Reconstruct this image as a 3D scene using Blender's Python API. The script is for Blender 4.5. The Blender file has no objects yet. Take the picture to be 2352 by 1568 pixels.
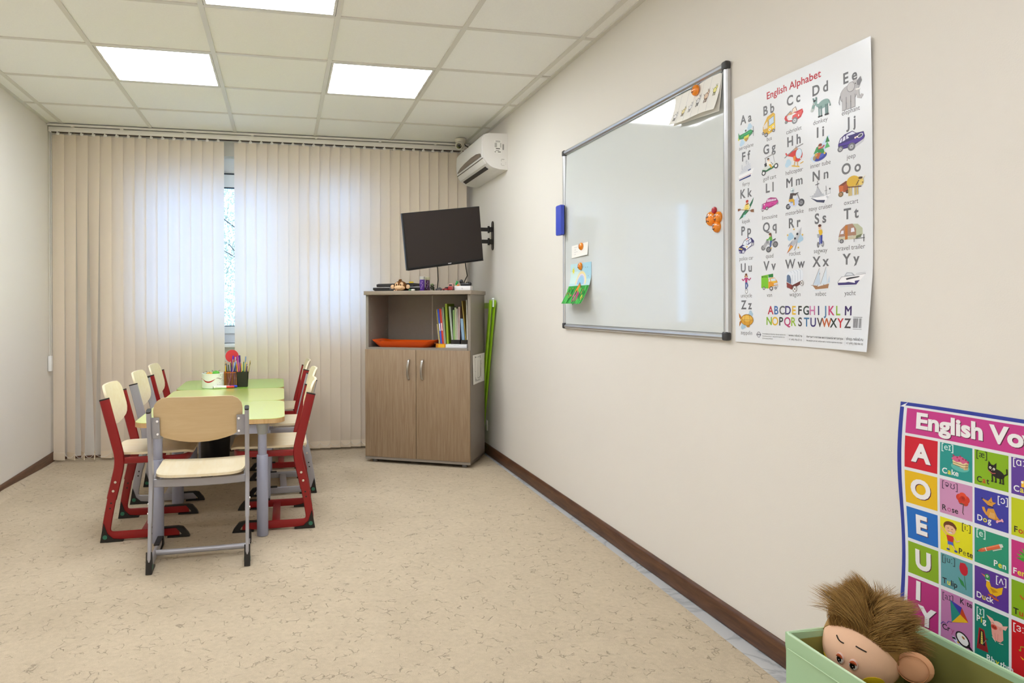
import bpy, bmesh, math, random
from mathutils import Vector, Matrix, Euler
from mathutils.geometry import tessellate_polygon
PI = math.pi
R = math.radians
S = bpy.context.scene
COL = S.collection
random.seed(7)

# ------------------------------------------------------------------ camera
cd = bpy.data.cameras.new('camera')
cam = bpy.data.objects.new('camera', cd)
COL.objects.link(cam)
cd.sensor_fit = 'HORIZONTAL'
cd.sensor_width = 36.0
cd.lens = 24.977
cd.shift_x = 0.0665
cd.shift_y = -0.0330
cd.clip_start = 0.05
cam.matrix_world = Matrix(((0.97505536, 0.00302717, -0.22194115, 1.64692),
                           (-0.22194534, 0.00112408, -0.97505846, -3.30228),
                           (-0.00270218, 0.99999479, 0.0017679, 1.13466),
                           (0, 0, 0, 1)))
S.camera = cam

# ------------------------------------------------------------------ sky and exposure
EXPOSURE = 0.16
PANEL_EMIT = 14.5
SKY_EMIT = 4.4
S.view_settings.view_transform = 'Standard'
S.view_settings.look = 'None'
S.view_settings.gamma = 1.0
S.view_settings.use_curve_mapping = False
S.view_settings.exposure = EXPOSURE
S.cycles.use_denoising = True
S.cycles.max_bounces = 10
S.cycles.diffuse_bounces = 6
S.cycles.caustics_reflective = False
S.cycles.caustics_refractive = False
S.cycles.sample_clamp_indirect = 6.0
al = bpy.data.lights.new('added_fill_light', 'AREA')     # soft fill added behind the photographer, no window known there
al.shape = 'RECTANGLE'; al.size = 2.8; al.size_y = 1.5; al.energy = 15; al.color = (.96, .98, 1.0)
alo = bpy.data.objects.new('added_fill_light', al); COL.objects.link(alo)
alo.location = (1.6, -4.15, 1.35); alo.rotation_euler = (math.radians(90 + 38), 0, 0)
wd = bpy.data.worlds.new('sky')
S.world = wd
wd.use_nodes = True
bg = wd.node_tree.nodes['Background']
bg.inputs[0].default_value = (0.31, 0.57, 1.0, 1)
bg.inputs[1].default_value = SKY_EMIT

# ------------------------------------------------------------------ materials
def lin(h):
    h = h.lstrip('#')
    out = []
    for i in (0, 2, 4):
        c = int(h[i:i+2], 16) / 255
        out.append(c / 12.92 if c <= .04045 else ((c + .055) / 1.055) ** 2.4)
    return (*out, 1)

MATS = {}
def mat(name, hx, rough=.5, metal=0., spec=.5, noise=None, bump=None, coat=0., alpha=1., trans=0., emit=0.):
    if name in MATS: return MATS[name]
    m = bpy.data.materials.new(name)
    m.use_nodes = True
    nt = m.node_tree
    b = nt.nodes['Principled BSDF']
    col = lin(hx)
    b.inputs['Base Color'].default_value = col
    b.inputs['Roughness'].default_value = rough
    b.inputs['Metallic'].default_value = metal
    b.inputs['Specular IOR Level'].default_value = spec
    b.inputs['Coat Weight'].default_value = coat
    b.inputs['Alpha'].default_value = alpha
    b.inputs['Transmission Weight'].default_value = trans
    if emit:
        b.inputs['Emission Color'].default_value = col
        b.inputs['Emission Strength'].default_value = emit
    m.diffuse_color = col
    if noise or bump:
        tc = nt.nodes.new('ShaderNodeTexCoord')
    if noise:                       # (scale, amount)
        n = nt.nodes.new('ShaderNodeTexNoise')
        n.inputs['Scale'].default_value = noise[0]
        n.inputs['Detail'].default_value = 4
        nt.links.new(tc.outputs['Object'], n.inputs['Vector'])
        mx = nt.nodes.new('ShaderNodeMix'); mx.data_type = 'RGBA'; mx.blend_type = 'MULTIPLY'
        rr = nt.nodes.new('ShaderNodeMapRange')
        rr.inputs['From Min'].default_value = .3; rr.inputs['From Max'].default_value = .7
        rr.inputs['To Min'].default_value = 1 - noise[1]; rr.inputs['To Max'].default_value = 1
        nt.links.new(n.outputs['Fac'], rr.inputs['Value'])
        mx.inputs[0].default_value = 1
        mx.inputs[6].default_value = col
        nt.links.new(rr.outputs['Result'], mx.inputs[7])
        nt.links.new(mx.outputs[2], b.inputs['Base Color'])
    if bump:                        # (scale, strength)
        n2 = nt.nodes.new('ShaderNodeTexNoise')
        n2.inputs['Scale'].default_value = bump[0]
        n2.inputs['Detail'].default_value = 3
        nt.links.new(tc.outputs['Object'], n2.inputs['Vector'])
        bp = nt.nodes.new('ShaderNodeBump')
        bp.inputs['Strength'].default_value = bump[1]
        bp.inputs['Distance'].default_value = .002
        nt.links.new(n2.outputs['Fac'], bp.inputs['Height'])
        nt.links.new(bp.outputs['Normal'], b.inputs['Normal'])
    MATS[name] = m
    return m

def wood(name, c1, c2, scale=(1, 1, 1), freq=6., rough=.5, detail=5):
    """grain: noise stretched along one axis between two tones"""
    if name in MATS: return MATS[name]
    m = mat(name, c1, rough)
    nt = m.node_tree; b = nt.nodes['Principled BSDF']
    tc = nt.nodes.new('ShaderNodeTexCoord')
    mp = nt.nodes.new('ShaderNodeMapping')
    mp.inputs['Scale'].default_value = scale
    n = nt.nodes.new('ShaderNodeTexNoise')
    n.inputs['Scale'].default_value = freq
    n.inputs['Detail'].default_value = detail
    n.inputs['Roughness'].default_value = .65
    n.inputs['Distortion'].default_value = .4
    cr = nt.nodes.new('ShaderNodeValToRGB')
    cr.color_ramp.elements[0].position = .35; cr.color_ramp.elements[0].color = lin(c1)
    cr.color_ramp.elements[1].position = .68; cr.color_ramp.elements[1].color = lin(c2)
    nt.links.new(tc.outputs['Object'], mp.inputs['Vector'])
    nt.links.new(mp.outputs['Vector'], n.inputs['Vector'])
    nt.links.new(n.outputs['Fac'], cr.inputs['Fac'])
    nt.links.new(cr.outputs['Color'], b.inputs['Base Color'])
    return m

# ------------------------------------------------------------------ mesh helper
class MB:
    def __init__(s):
        s.v = []; s.f = []; s.fm = []; s.mats = []; s.mi = 0
    def use(s, m):
        if m not in s.mats: s.mats.append(m)
        s.mi = s.mats.index(m)
        return s
    def add(s, verts, faces, M=None):
        o = len(s.v)
        s.v += [tuple(M @ Vector(p)) if M else tuple(p) for p in verts]
        for f in faces:
            s.f.append([o + i for i in f]); s.fm.append(s.mi)
        return s
    def box(s, x0, x1, y0, y1, z0, z1, M=None, bev=0., seg=2):
        if bev <= 0:
            vs = [(x, y, z) for z in (z0, z1) for y in (y0, y1) for x in (x0, x1)]
            return s.add(vs, [(0, 2, 3, 1), (4, 5, 7, 6), (0, 1, 5, 4), (2, 6, 7, 3), (0, 4, 6, 2), (1, 3, 7, 5)], M)
        bm = bmesh.new()
        bmesh.ops.create_cube(bm, size=1)
        for v in bm.verts:
            v.co = Vector(((x0 + x1) / 2 + v.co.x * (x1 - x0), (y0 + y1) / 2 + v.co.y * (y1 - y0), (z0 + z1) / 2 + v.co.z * (z1 - z0)))
        bmesh.ops.bevel(bm, geom=bm.edges[:], offset=bev, segments=seg, profile=.5, affect='EDGES')
        bm.verts.index_update()
        s.add([v.co.copy() for v in bm.verts], [[v.index for v in f.verts] for f in bm.faces], M)
        bm.free()
        return s
    def ring(s, loops, closed_ends=True, M=None, wrap=False):
        n = len(loops[0]); vs = [p for l in loops for p in l]; fs = []
        for k in range(len(loops) - (0 if wrap else 1)):
            a = k * n; b = ((k + 1) % len(loops)) * n
            for i in range(n):
                j = (i + 1) % n
                fs.append((a + i, a + j, b + j, b + i))
        if closed_ends and not wrap:
            fs.append(tuple(range(n - 1, -1, -1)))
            fs.append(tuple((len(loops) - 1) * n + i for i in range(n)))
        return s.add(vs, fs, M)
    def tube(s, pts, r, n=10, M=None, caps=True, flat=1.0, wrap=False):
        pts = [Vector(p) for p in pts]
        rs = r if isinstance(r, (list, tuple)) else [r] * len(pts)
        up = None; loops = []
        L = len(pts)
        for i, p in enumerate(pts):
            if wrap: t = (pts[(i + 1) % L] - pts[i - 1])
            else: t = (pts[min(i + 1, L - 1)] - pts[max(i - 1, 0)])
            t = t.normalized() if t.length > 1e-9 else Vector((0, 0, 1))
            if up is None:
                up = t.orthogonal().normalized()
            up = (up - t * up.dot(t))
            up = up.normalized() if up.length > 1e-6 else t.orthogonal().normalized()
            sd = t.cross(up)
            loops.append([p + (up * math.cos(2 * PI * k / n) + sd * math.sin(2 * PI * k / n) * flat) * rs[i] for k in range(n)])
        return s.ring(loops, caps, M, wrap)
    def cyl(s, p0, p1, r0, r1=None, n=16, M=None):
        return s.tube([p0, p1], [r0, r0 if r1 is None else r1], n, M)
    def sweep(s, pts, side, w, t, n=12, M=None, pw=4.):
        """flat oval bar: w across the path inside its plane, t along side"""
        pts = [Vector(p) for p in pts]; side = Vector(side).normalized(); loops = []
        for i, p in enumerate(pts):
            tg = (pts[min(i + 1, len(pts) - 1)] - pts[max(i - 1, 0)]).normalized()
            nr = side.cross(tg).normalized()
            l = []
            for k in range(n):
                a = 2 * PI * (k + .5) / n
                c, sn = math.cos(a), math.sin(a)
                q = (abs(c) ** pw + abs(sn) ** pw) ** (-1 / pw)
                l.append(p + nr * (c * q * w / 2) + side * (sn * q * t / 2))
            loops.append(l)
        return s.ring(loops, True, M)
    def lathe(s, prof, n=24, M=None, caps=True):
        loops = [[(r * math.cos(2 * PI * k / n), r * math.sin(2 * PI * k / n), z) for k in range(n)] for r, z in prof]
        return s.ring(loops, caps, M)
    def prism(s, poly, a, b, fn):
        """polygon given in 2-D, extruded from a to b; fn(u, v, d) -> point"""
        n = len(poly)
        tri = tessellate_polygon([[Vector((p[0], p[1], 0)) for p in poly]])
        vs = [fn(p[0], p[1], a) for p in poly] + [fn(p[0], p[1], b) for p in poly]
        fs = [tuple(t) for t in tri] + [tuple(n + i for i in reversed(t)) for t in tri]
        fs += [(i, (i + 1) % n, n + (i + 1) % n, n + i) for i in range(n)]
        return s.add(vs, fs)
    def ball(s, c, rx, ry, rz, nu=20, nv=12, M=None):
        c = Vector(c); vs = []; fs = []
        vs.append(c + Vector((0, 0, -rz)))
        for j in range(1, nv):
            a = -PI / 2 + PI * j / nv
            for i in range(nu):
                b = 2 * PI * i / nu
                vs.append(c + Vector((rx * math.cos(a) * math.cos(b), ry * math.cos(a) * math.sin(b), rz * math.sin(a))))
        vs.append(c + Vector((0, 0, rz)))
        for i in range(nu):
            fs.append((0, 1 + (i + 1) % nu, 1 + i))
            for j in range(nv - 2):
                a = 1 + j * nu; b = a + nu
                fs.append((a + i, a + (i + 1) % nu, b + (i + 1) % nu, b + i))
            fs.append((1 + (nv - 2) * nu + i, 1 + (nv - 2) * nu + (i + 1) % nu, len(vs) - 1))
        return s.add(vs, fs, M)
    def slab(s, fn, nu, nv):
        """closed thin solid: fn(u, v, side) with u, v in 0..1 and side 0 or 1"""
        vs = []; fs = []; W = nv + 1; T = (nu + 1) * W
        for sd in (0, 1):
            for i in range(nu + 1):
                for j in range(W):
                    vs.append(fn(i / nu, j / nv, sd))
        for i in range(nu):
            for j in range(nv):
                a = i * W + j
                fs.append((a, a + W, a + W + 1, a + 1))
                fs.append((T + a, T + a + 1, T + a + W + 1, T + a + W))
        for i in range(nu):
            a = i * W; fs.append((a, T + a, T + a + W, a + W))
            a = i * W + nv; fs.append((a, a + W, T + a + W, T + a))
        for j in range(nv):
            a = j; fs.append((a, a + 1, T + a + 1, T + a))
            a = nu * W + j; fs.append((a, T + a, T + a + 1, a + 1))
        return s.add(vs, fs)
    def sheet(s, fn, nu, nv):
        vs = [fn(i / nu, j / nv) for i in range(nu + 1) for j in range(nv + 1)]
        W = nv + 1
        return s.add(vs, [(i * W + j, (i + 1) * W + j, (i + 1) * W + j + 1, i * W + j + 1) for i in range(nu) for j in range(nv)])
    def mesh(s, name, ang=40, fix=True):
        me = bpy.data.meshes.new(name)
        me.from_pydata(s.v, [], s.f)
        for m in s.mats: me.materials.append(m)
        me.polygons.foreach_set('material_index', s.fm)
        if fix:
            bm = bmesh.new(); bm.from_mesh(me)
            bmesh.ops.recalc_face_normals(bm, faces=bm.faces[:])
            bm.to_mesh(me); bm.free()
        me.polygons.foreach_set('use_smooth', [True] * len(me.polygons))
        me.set_sharp_from_angle(angle=R(ang))
        me.update()
        return me
    def build(s, name, parent=None, ang=40, fix=True, label=None):
        o = bpy.data.objects.new(name, s.mesh(name, ang, fix))
        COL.objects.link(o)
        if parent: o.parent = parent
        if label: o['label'] = label
        return o

def tag(o, label, cat, group=None, kind=None):
    o['label'] = label; o['category'] = cat
    if group: o['group'] = group
    if kind: o['kind'] = kind
    return o
def thing(name, label, cat, loc=(0, 0, 0), rot=(0, 0, 0), group=None):
    o = bpy.data.objects.new(name, None); COL.objects.link(o)
    o.empty_display_size = .05
    o.location = loc
    o.rotation_euler = rot if isinstance(rot, (tuple, list, Euler)) else (0, 0, rot)
    return tag(o, label, cat, group)
def structure(o):
    o['kind'] = 'structure'
    return o
def copy_tree(o, parent=None):
    c = o.copy(); COL.objects.link(c)
    if parent: c.parent = parent
    for ch in list(o.children): copy_tree(ch, c)
    return c
def place(o, label, loc, rz=0., group=None):
    o.location = loc; o.rotation_euler = (0, 0, rz); o['label'] = label
    if group: o['group'] = group
    return o
def fillet(pts, rad, n=6):
    pts = [Vector(p) for p in pts]; out = [pts[0]]
    for i in range(1, len(pts) - 1):
        r = rad[i - 1] if isinstance(rad, (list, tuple)) else rad
        a = (pts[i - 1] - pts[i]); b = (pts[i + 1] - pts[i])
        r_ = min(r, a.length * .49, b.length * .49)
        p0 = pts[i] + a.normalized() * r_; p1 = pts[i] + b.normalized() * r_
        for k in range(n + 1):
            t = k / n
            out.append(p0 * (1 - t) ** 2 + pts[i] * 2 * t * (1 - t) + p1 * t * t)
    out.append(pts[-1])
    return out
def rect(x0, x1, y0, y1, r=0., n=5):
    if r <= 0: return [(x0, y0), (x1, y0), (x1, y1), (x0, y1)]
    out = []
    for cx, cy, a0 in ((x1 - r, y0 + r, -90), (x1 - r, y1 - r, 0), (x0 + r, y1 - r, 90), (x0 + r, y0 + r, 180)):
        for k in range(n + 1):
            a = R(a0 + 90 * k / n); out.append((cx + r * math.cos(a), cy + r * math.sin(a)))
    return out
XY = lambda u, v, d: (u, v, d)
XZ = lambda u, v, d: (u, d, v)
YZ = lambda u, v, d: (d, u, v)
# ------------------------------------------------------------------ the room
W, H = 3.188, 2.46
Y0, Y1 = -4.25, 2.50
m_wall = mat('cream_wallpaper', 'E5E0D8', .75, spec=.3, noise=(1.2, .03), bump=(260, .12))
m_trim = wood('dark_brown_baseboard', '45291A', '69452C', (1, 1, 10), 6, .38)
m_white = mat('white_pvc', 'EEF0F4', .35)
m_tile = mat('ceiling_tile', 'F6F5F3', .9, spec=.2, noise=(220, .04), bump=(300, .15))
m_tbar = mat('ceiling_grid_metal', 'D9D6CF', .4)

# marbled floor under the carpet
m_floor = mat('grey_marbled_floor', 'B9B9B8', .35)
nt = m_floor.node_tree; b = nt.nodes['Principled BSDF']
tc = nt.nodes.new('ShaderNodeTexCoord'); n1 = nt.nodes.new('ShaderNodeTexNoise'); n1.inputs['Scale'].default_value = 3.2
n1.inputs['Detail'].default_value = 6; n1.inputs['Distortion'].default_value = 1.8
cr = nt.nodes.new('ShaderNodeValToRGB')
e = cr.color_ramp.elements
e[0].position = .46; e[0].color = lin('C3C4C5'); e[1].position = .54; e[1].color = lin('C3C4C5')
k = e.new(.5); k.color = lin('A3A6A9')
nt.links.new(tc.outputs['Object'], n1.inputs['Vector']); nt.links.new(n1.outputs['Fac'], cr.inputs['Fac'])
nt.links.new(cr.outputs['Color'], b.inputs['Base Color'])

q = MB().use(m_floor); q.box(-.15, W + .15, Y0 - .15, Y1 + .3, -.12, 0)
structure(q.build('floor'))
q = MB().use(m_wall); q.box(-.15, 0, Y0 - .15, Y1 + .3, 0, 2.62)
structure(q.build('wall_left'))
q = MB().use(m_wall); q.box(W, W + .15, Y0 - .15, Y1 + .3, 0, 2.62)
structure(q.build('wall_right'))
q = MB().use(m_wall); q.box(0, W, Y0 - .15, Y0, 0, 2.62)
structure(q.build('wall_front'))
WX0, WX1, WZ0, WZ1 = .50, 2.44, .850, 2.315           # window opening
q = MB().use(m_wall)
for a in ((0, WX0, 0, 2.62), (WX1, W, 0, 2.62), (WX0, WX1, 0, WZ0), (WX0, WX1, WZ1, 2.62)):
    q.box(a[0], a[1], Y1, Y1 + .3, a[2], a[3])
structure(q.build('wall_back'))

# window: frame with three lights, glass and sill
FY = Y1 + .09
win = bpy.data.objects.new('window_1', None); COL.objects.link(win); structure(win)
q = MB().use(m_white)
q.box(WX0, WX1, FY, FY + .07, WZ0, WZ0 + .075); q.box(WX0, WX1, FY, FY + .07, WZ1 - .13, WZ1)
for x in (WX0, 1.75, WX1 - .07): q.box(x, x + .07, FY, FY + .07, WZ0 + .075, WZ1 - .13)
q.build('window_frame', win)
def sash(x0, x1, z0, z1, t=.055, zt=.10):
    q = MB().use(m_white)
    q.box(x0, x1, FY - .015, FY + .05, z0, z0 + t); q.box(x0, x1, FY - .015, FY + .05, z1 - zt, z1)
    q.box(x0, x0 + t, FY - .015, FY + .05, z0 + t, z1 - zt); q.box(x1 - t, x1, FY - .015, FY + .05, z0 + t, z1 - zt)
    o = q.build('window_sash', win)
    g = MB().use(mat('dark_gasket', '1C2733', .5))
    g.box(x0, x1, FY - .017, FY - .003, z1 - .001, z1 + .010); g.box(x0 + t, x1 - t, FY - .004, FY + .02, z0 + t, z0 + t + .006)
    g.box(x0 + t, x1 - t, FY - .004, FY + .02, z1 - zt - .008, z1 - zt)
    g.build('window_gasket', o)
    return o
m_glass = bpy.data.materials.new('window_glass'); m_glass.use_nodes = True
nt = m_glass.node_tree; nt.nodes.remove(nt.nodes['Principled BSDF'])
tr = nt.nodes.new('ShaderNodeBsdfTransparent'); gl = nt.nodes.new('ShaderNodeBsdfGlossy'); gl.inputs['Roughness'].default_value = .02
fr = nt.nodes.new('ShaderNodeFresnel'); fr.inputs['IOR'].default_value = 1.35
mx = nt.nodes.new('ShaderNodeMixShader')
nt.links.new(fr.outputs[0], mx.inputs[0]); nt.links.new(tr.outputs[0], mx.inputs[1]); nt.links.new(gl.outputs[0], mx.inputs[2])
nt.links.new(mx.outputs[0], nt.nodes['Material Output'].inputs[0])
for x0, x1 in ((.57, 1.75), (1.82, 2.37)):
    sash(x0, x1, WZ0 + .075, WZ1 - .13)
    g = MB().use(m_glass); g.box(x0 + .055, x1 - .055, FY + .012, FY + .018, WZ0 + .13, WZ1 - .23)
    g.build('window_pane', win)
q = MB().use(m_white); q.box(1.82, 2.37, FY - .015, FY + .05, 1.64, 1.80); q.build('window_transom', win)
q = MB().use(m_white); q.box(WX0 - .05, WX1 + .05, Y1 - .045, FY, WZ0 - .03, WZ0, bev=.006)
structure(q.build('trim_1'))

# baseboards
def baseboard(name, pts2, inward, k=1.):
    (xa, ya), (xb, yb) = pts2
    q = MB().use(m_trim)
    prof = [(0, 0.004), (.016, .004), (.016, .058), (.011, .070), (.006, .075), (0, .075)]
    ix, iy = inward
    loops = [[(x + ix * d, y + iy * d, z * k) for d, z in prof] for x, y in ((xa, ya), (xb, yb))]
    q.ring(loops)
    structure(q.build(name, ang=25))
baseboard('baseboard_right', ((W, Y0), (W, Y1)), (-1, 0))
baseboard('baseboard_left', ((0, Y0), (0, Y1)), (1, 0))
baseboard('baseboard_back', ((.016, Y1), (W - .016, Y1)), (0, -1), .3)

# carpet
m_carpet = mat('beige_carpet', 'D6C3A6', .95, spec=.1)
nt = m_carpet.node_tree; b = nt.nodes['Principled BSDF']
tc = nt.nodes.new('ShaderNodeTexCoord')
def noise(sc, det=3, dist=0., src=None):
    n = nt.nodes.new('ShaderNodeTexNoise'); n.inputs['Scale'].default_value = sc; n.inputs['Detail'].default_value = det
    n.inputs['Distortion'].default_value = dist
    nt.links.new(src or tc.outputs['Object'], n.inputs['Vector'])
    return n
def mrange(src, a, b_, c, d):
    r = nt.nodes.new('ShaderNodeMapRange')
    for i, v in zip(('From Min', 'From Max', 'To Min', 'To Max'), (a, b_, c, d)): r.inputs[i].default_value = v
    nt.links.new(src, r.inputs['Value']); return r.outputs['Result']
def math2(op, a, b_):
    r = nt.nodes.new('ShaderNodeMath'); r.operation = op
    for i, v in enumerate((a, b_)):
        if isinstance(v, (int, float)): r.inputs[i].default_value = v
        else: nt.links.new(v, r.inputs[i])
    return r.outputs[0]
wob = noise(26, 3)
vadd = nt.nodes.new('ShaderNodeVectorMath'); vadd.operation = 'MULTIPLY_ADD'
vadd.inputs[1].default_value = (.045, .045, .045)
nt.links.new(wob.outputs['Color'], vadd.inputs[0]); nt.links.new(tc.outputs['Object'], vadd.inputs[2])
vo = nt.nodes.new('ShaderNodeTexVoronoi'); vo.feature = 'DISTANCE_TO_EDGE'; vo.inputs['Scale'].default_value = 25
nt.links.new(vadd.outputs[0], vo.inputs['Vector'])
line = mrange(vo.outputs['Distance'], .012, .045, 1, 0)
gate = mrange(noise(21, 2).outputs['Fac'], .53, .62, 0, 1)
crack = math2('MULTIPLY', line, gate)
fine = noise(420, 2).outputs['Fac']
mid = noise(60, 4).outputs['Fac']
big = noise(5, 3).outputs['Fac']
val = math2('ADD', mrange(fine, .3, .7, -.10, .10), mrange(mid, .3, .7, -.07, .06))
val = math2('ADD', val, mrange(big, .3, .7, -.035, .035))
val = math2('ADD', val, math2('MULTIPLY', crack, -.30))
val = math2('ADD', val, 1.)
mx = nt.nodes.new('ShaderNodeMix'); mx.data_type = 'RGBA'; mx.blend_type = 'MULTIPLY'; mx.inputs[0].default_value = 1
mx.inputs[6].default_value = lin('C0B19A')
nt.links.new(val, mx.inputs[7]); nt.links.new(mx.outputs[2], b.inputs['Base Color'])
bp = nt.nodes.new('ShaderNodeBump'); bp.inputs['Strength'].default_value = .6; bp.inputs['Distance'].default_value = .006
hgt = math2('ADD', math2('MULTIPLY', crack, -.8), math2('ADD', math2('MULTIPLY', fine, .35), math2('MULTIPLY', mid, .6)))
nt.links.new(hgt, bp.inputs['Height']); nt.links.new(bp.outputs['Normal'], b.inputs['Normal'])
q = MB().use(m_carpet)
q.prism([(.018, Y0 + .02), (3.03, Y0 + .02), (3.096, -1.454), (3.123, -.473), (3.147, 1.884), (3.15, 2.48), (.018, 2.48)], .0005, .007, XY)
def edge_h(y): return .010 + .036 * max(0, min(1, (2.25 - y) / .8))       # the left edge rides up on the skirting
ed = []
for k in range(40):
    y = Y0 + .02 + (2.44 - Y0) * k / 39; h = edge_h(y)
    ed.append([(.0165, y, .003), (.075, y, .003), (.068, y, .0072), (.045, y, .0072 + h * .28), (.030, y, h * .75), (.024, y, h), (.0165, y, h)])
q.ring(ed)
tag(q.build('carpet'), 'beige cut pile carpet with fine curled lines covering the floor', 'carpet')

# ceiling: mineral tiles in a metal grid
GX = [.6 * i - .487 for i in range(1, 7)]
GY = [.6 * j for j in range(-8, 5)]
panels = [(.713, .6), (1.913, .6), (1.313, -.6), (.713, -1.8), (1.313, -3.0)]
q = MB().use(m_tile)
xs = [0] + GX + [W]; ys = [Y0] + [y for y in GY if y > Y0 + .05] + [Y1]
for i in range(len(xs) - 1):
    for j in range(len(ys) - 1):
        if any(abs(xs[i] - a) < .02 and abs(ys[j] - c) < .02 for a, c in panels): continue
        q.box(xs[i], xs[i + 1], ys[j], ys[j + 1], H + .006, H + .021)
ceil = structure(q.build('ceiling'))
q = MB().use(m_tbar)
for x in GX: q.box(x - .024, x, Y0, Y1, H, H + .012)
for y in GY:
    if y > Y0 + .05: q.box(0, W, y - .024, y, H + .0008, H + .012)
q.box(0, .022, Y0, Y1, H - .0008, H + .012); q.box(W - .022, W, Y0, Y1, H - .0008, H + .012)
q.box(0, W, Y1 - .022, Y1, H - .0004, H + .012); q.box(0, W, Y0, Y0 + .022, H - .0004, H + .012)
q.build('ceiling_grid', ceil)
q = MB().use(m_tile); q.box(-.15, W + .15, Y0 - .15, Y1 + .3, 2.62, 2.66)
structure(q.build('ceiling_slab'))

# lamps in the ceiling: four bright strips behind a milky sheet
m_em = bpy.data.materials.new('lit_diffuser'); m_em.use_nodes = True
nt = m_em.node_tree; b = nt.nodes['Principled BSDF']
tc = nt.nodes.new('ShaderNodeTexCoord'); sx = nt.nodes.new('ShaderNodeSeparateXYZ'); nt.links.new(tc.outputs['Object'], sx.inputs[0])
r1 = math2('MULTIPLY', sx.outputs['Y'], 2 * PI * 4 / .6)
r2 = nt.nodes.new('ShaderNodeMath'); r2.operation = 'COSINE'; nt.links.new(r1, r2.inputs[0])
st = mrange(r2.outputs[0], -1, 1, PANEL_EMIT * 1.85, PANEL_EMIT * .15)
b.inputs['Base Color'].default_value = (.9, .9, .9, 1)
b.inputs['Emission Color'].default_value = (.93, .97, 1.03, 1)
nt.links.new(st, b.inputs['Emission Strength'])
lampn = ['square ceiling lamp above the table, left one of the far pair', 'square ceiling lamp in the row nearest the whiteboard, right one of the far pair',
         'square ceiling lamp cut by the top edge of the photo, nearest of three']
proto = None
for k, (x, y) in enumerate(panels):
    if proto is None:
        t = thing('ceiling_light', '', 'ceiling light', (x + .288, y + .288, H))
        q = MB().use(m_tbar)
        w = .286
        q.box(-w, w, -w, w, .045, .06); q.box(-w, -w + .012, -w, w, .001, .045); q.box(w - .012, w, -w, w, .001, .045)
        q.box(-w + .012, w - .012, -w, -w + .012, .001, .045); q.box(-w + .012, w - .012, w - .012, w, .001, .045)
        q.build('light_housing', t)
        q = MB().use(m_em); q.box(-w + .013, w - .013, -w + .013, w - .013, .003, .008); q.build('diffuser', t)
        proto = t
    else:
        t = copy_tree(proto); t.location = (x + .288, y + .288, H)
    if k < 3:
        t['label'] = lampn[k]; t['group'] = 'ceiling lamps'
    else:
        t['label'] = 'square ceiling lamp in the part of the room behind the photographer'; t['group'] = 'ceiling lamps behind the photographer'

# tree outside the window
m_leaf = mat('tree_leaf', 'D2C6A2', .7, spec=.2, noise=(3, .5)); m_bark = mat('tree_bark', '5B4A3A', .9)
t = thing('tree', 'leafy green tree in bright daylight outside the window gap', 'tree', (1.1, 7.2, -2.5))
q = MB().use(m_bark); q.tube([(0, 0, 0), (.1, 0, 2), (.05, .1, 4), (.1, 0, 5.5)], [.09, .07, .05, .02], 10)
for k in range(14):
    a = random.uniform(0, 2 * PI); z = random.uniform(1.6, 4.8)
    q.tube([(.07, .05, z), (.6 * math.cos(a), .5 * math.sin(a), z + .35), (1.2 * math.cos(a), .9 * math.sin(a), z + .5)], [.010, .007, .003], 6)
q.build('trunk', t)
q = MB().use(m_leaf)
for k in range(24000):
    a = random.uniform(0, 2 * PI); rr = 1.6 * random.random() ** .5; z = random.uniform(1.4, 5.9)
    c = Vector((rr * math.cos(a), .8 * rr * math.sin(a), z))
    Mx = Matrix.Translation(c) @ Euler((random.uniform(0, 6), random.uniform(0, 6), random.uniform(0, 6))).to_matrix().to_4x4()
    s_ = random.uniform(.014, .030)
    q.add([(-s_, 0, 0), (0, -s_ * .5, .004), (s_, 0, 0), (0, s_ * .5, .004)], [(0, 1, 2, 3)], Mx)
o = q.build('foliage', t, fix=False); o['kind'] = 'stuff'
# ------------------------------------------------------------------ vertical blind
m_vane = bpy.data.materials.new('beige_blind_fabric'); m_vane.use_nodes = True
nt = m_vane.node_tree; b = nt.nodes['Principled BSDF']
b.inputs['Base Color'].default_value = lin('FCEAD2'); b.inputs['Roughness'].default_value = .8; b.inputs['Specular IOR Level'].default_value = .2
tl = nt.nodes.new('ShaderNodeBsdfTranslucent'); tl.inputs[0].default_value = lin('E9EDF5')
mx = nt.nodes.new('ShaderNodeMixShader'); mx.inputs[0].default_value = .37
nt.links.new(b.outputs[0], mx.inputs[1]); nt.links.new(tl.outputs[0], mx.inputs[2])
nt.links.new(mx.outputs[0], nt.nodes['Material Output'].inputs[0])
m_vbot = mat('blind_weight', 'E8D9C2', .7)
m_rail = mat('blind_rail', 'EDE9E4', .4); m_slot = mat('rail_slot', '4A3B30', .7)
bl = thing('vertical_blind', 'beige vertical blind with one open gap drawn across the window wall', 'window blind', (0, 2.355, 0))
q = MB().use(m_rail)
q.box(.004, 3.13, -.022, .022, 2.408, 2.443, bev=.003)
q.box(.004, 3.14, -.05, .02, 2.450, 2.4585)
q.box(.004, 3.14, -.055, -.045, 2.444, 2.452)
for x in (.16, .49, .93, 1.42, 1.9, 2.4, 2.85): q.box(x, x + .018, -.05, .0, 2.440, 2.452)
q.build('headrail', bl)
q = MB().use(m_slot); q.box(.02, 3.12, -.018, .018, 2.4052, 2.4085); q.build('rail_slot', bl)
CX, PT, VW = 1.255, .0795, .0890
ZB, ZT = .028, 2.392
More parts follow.
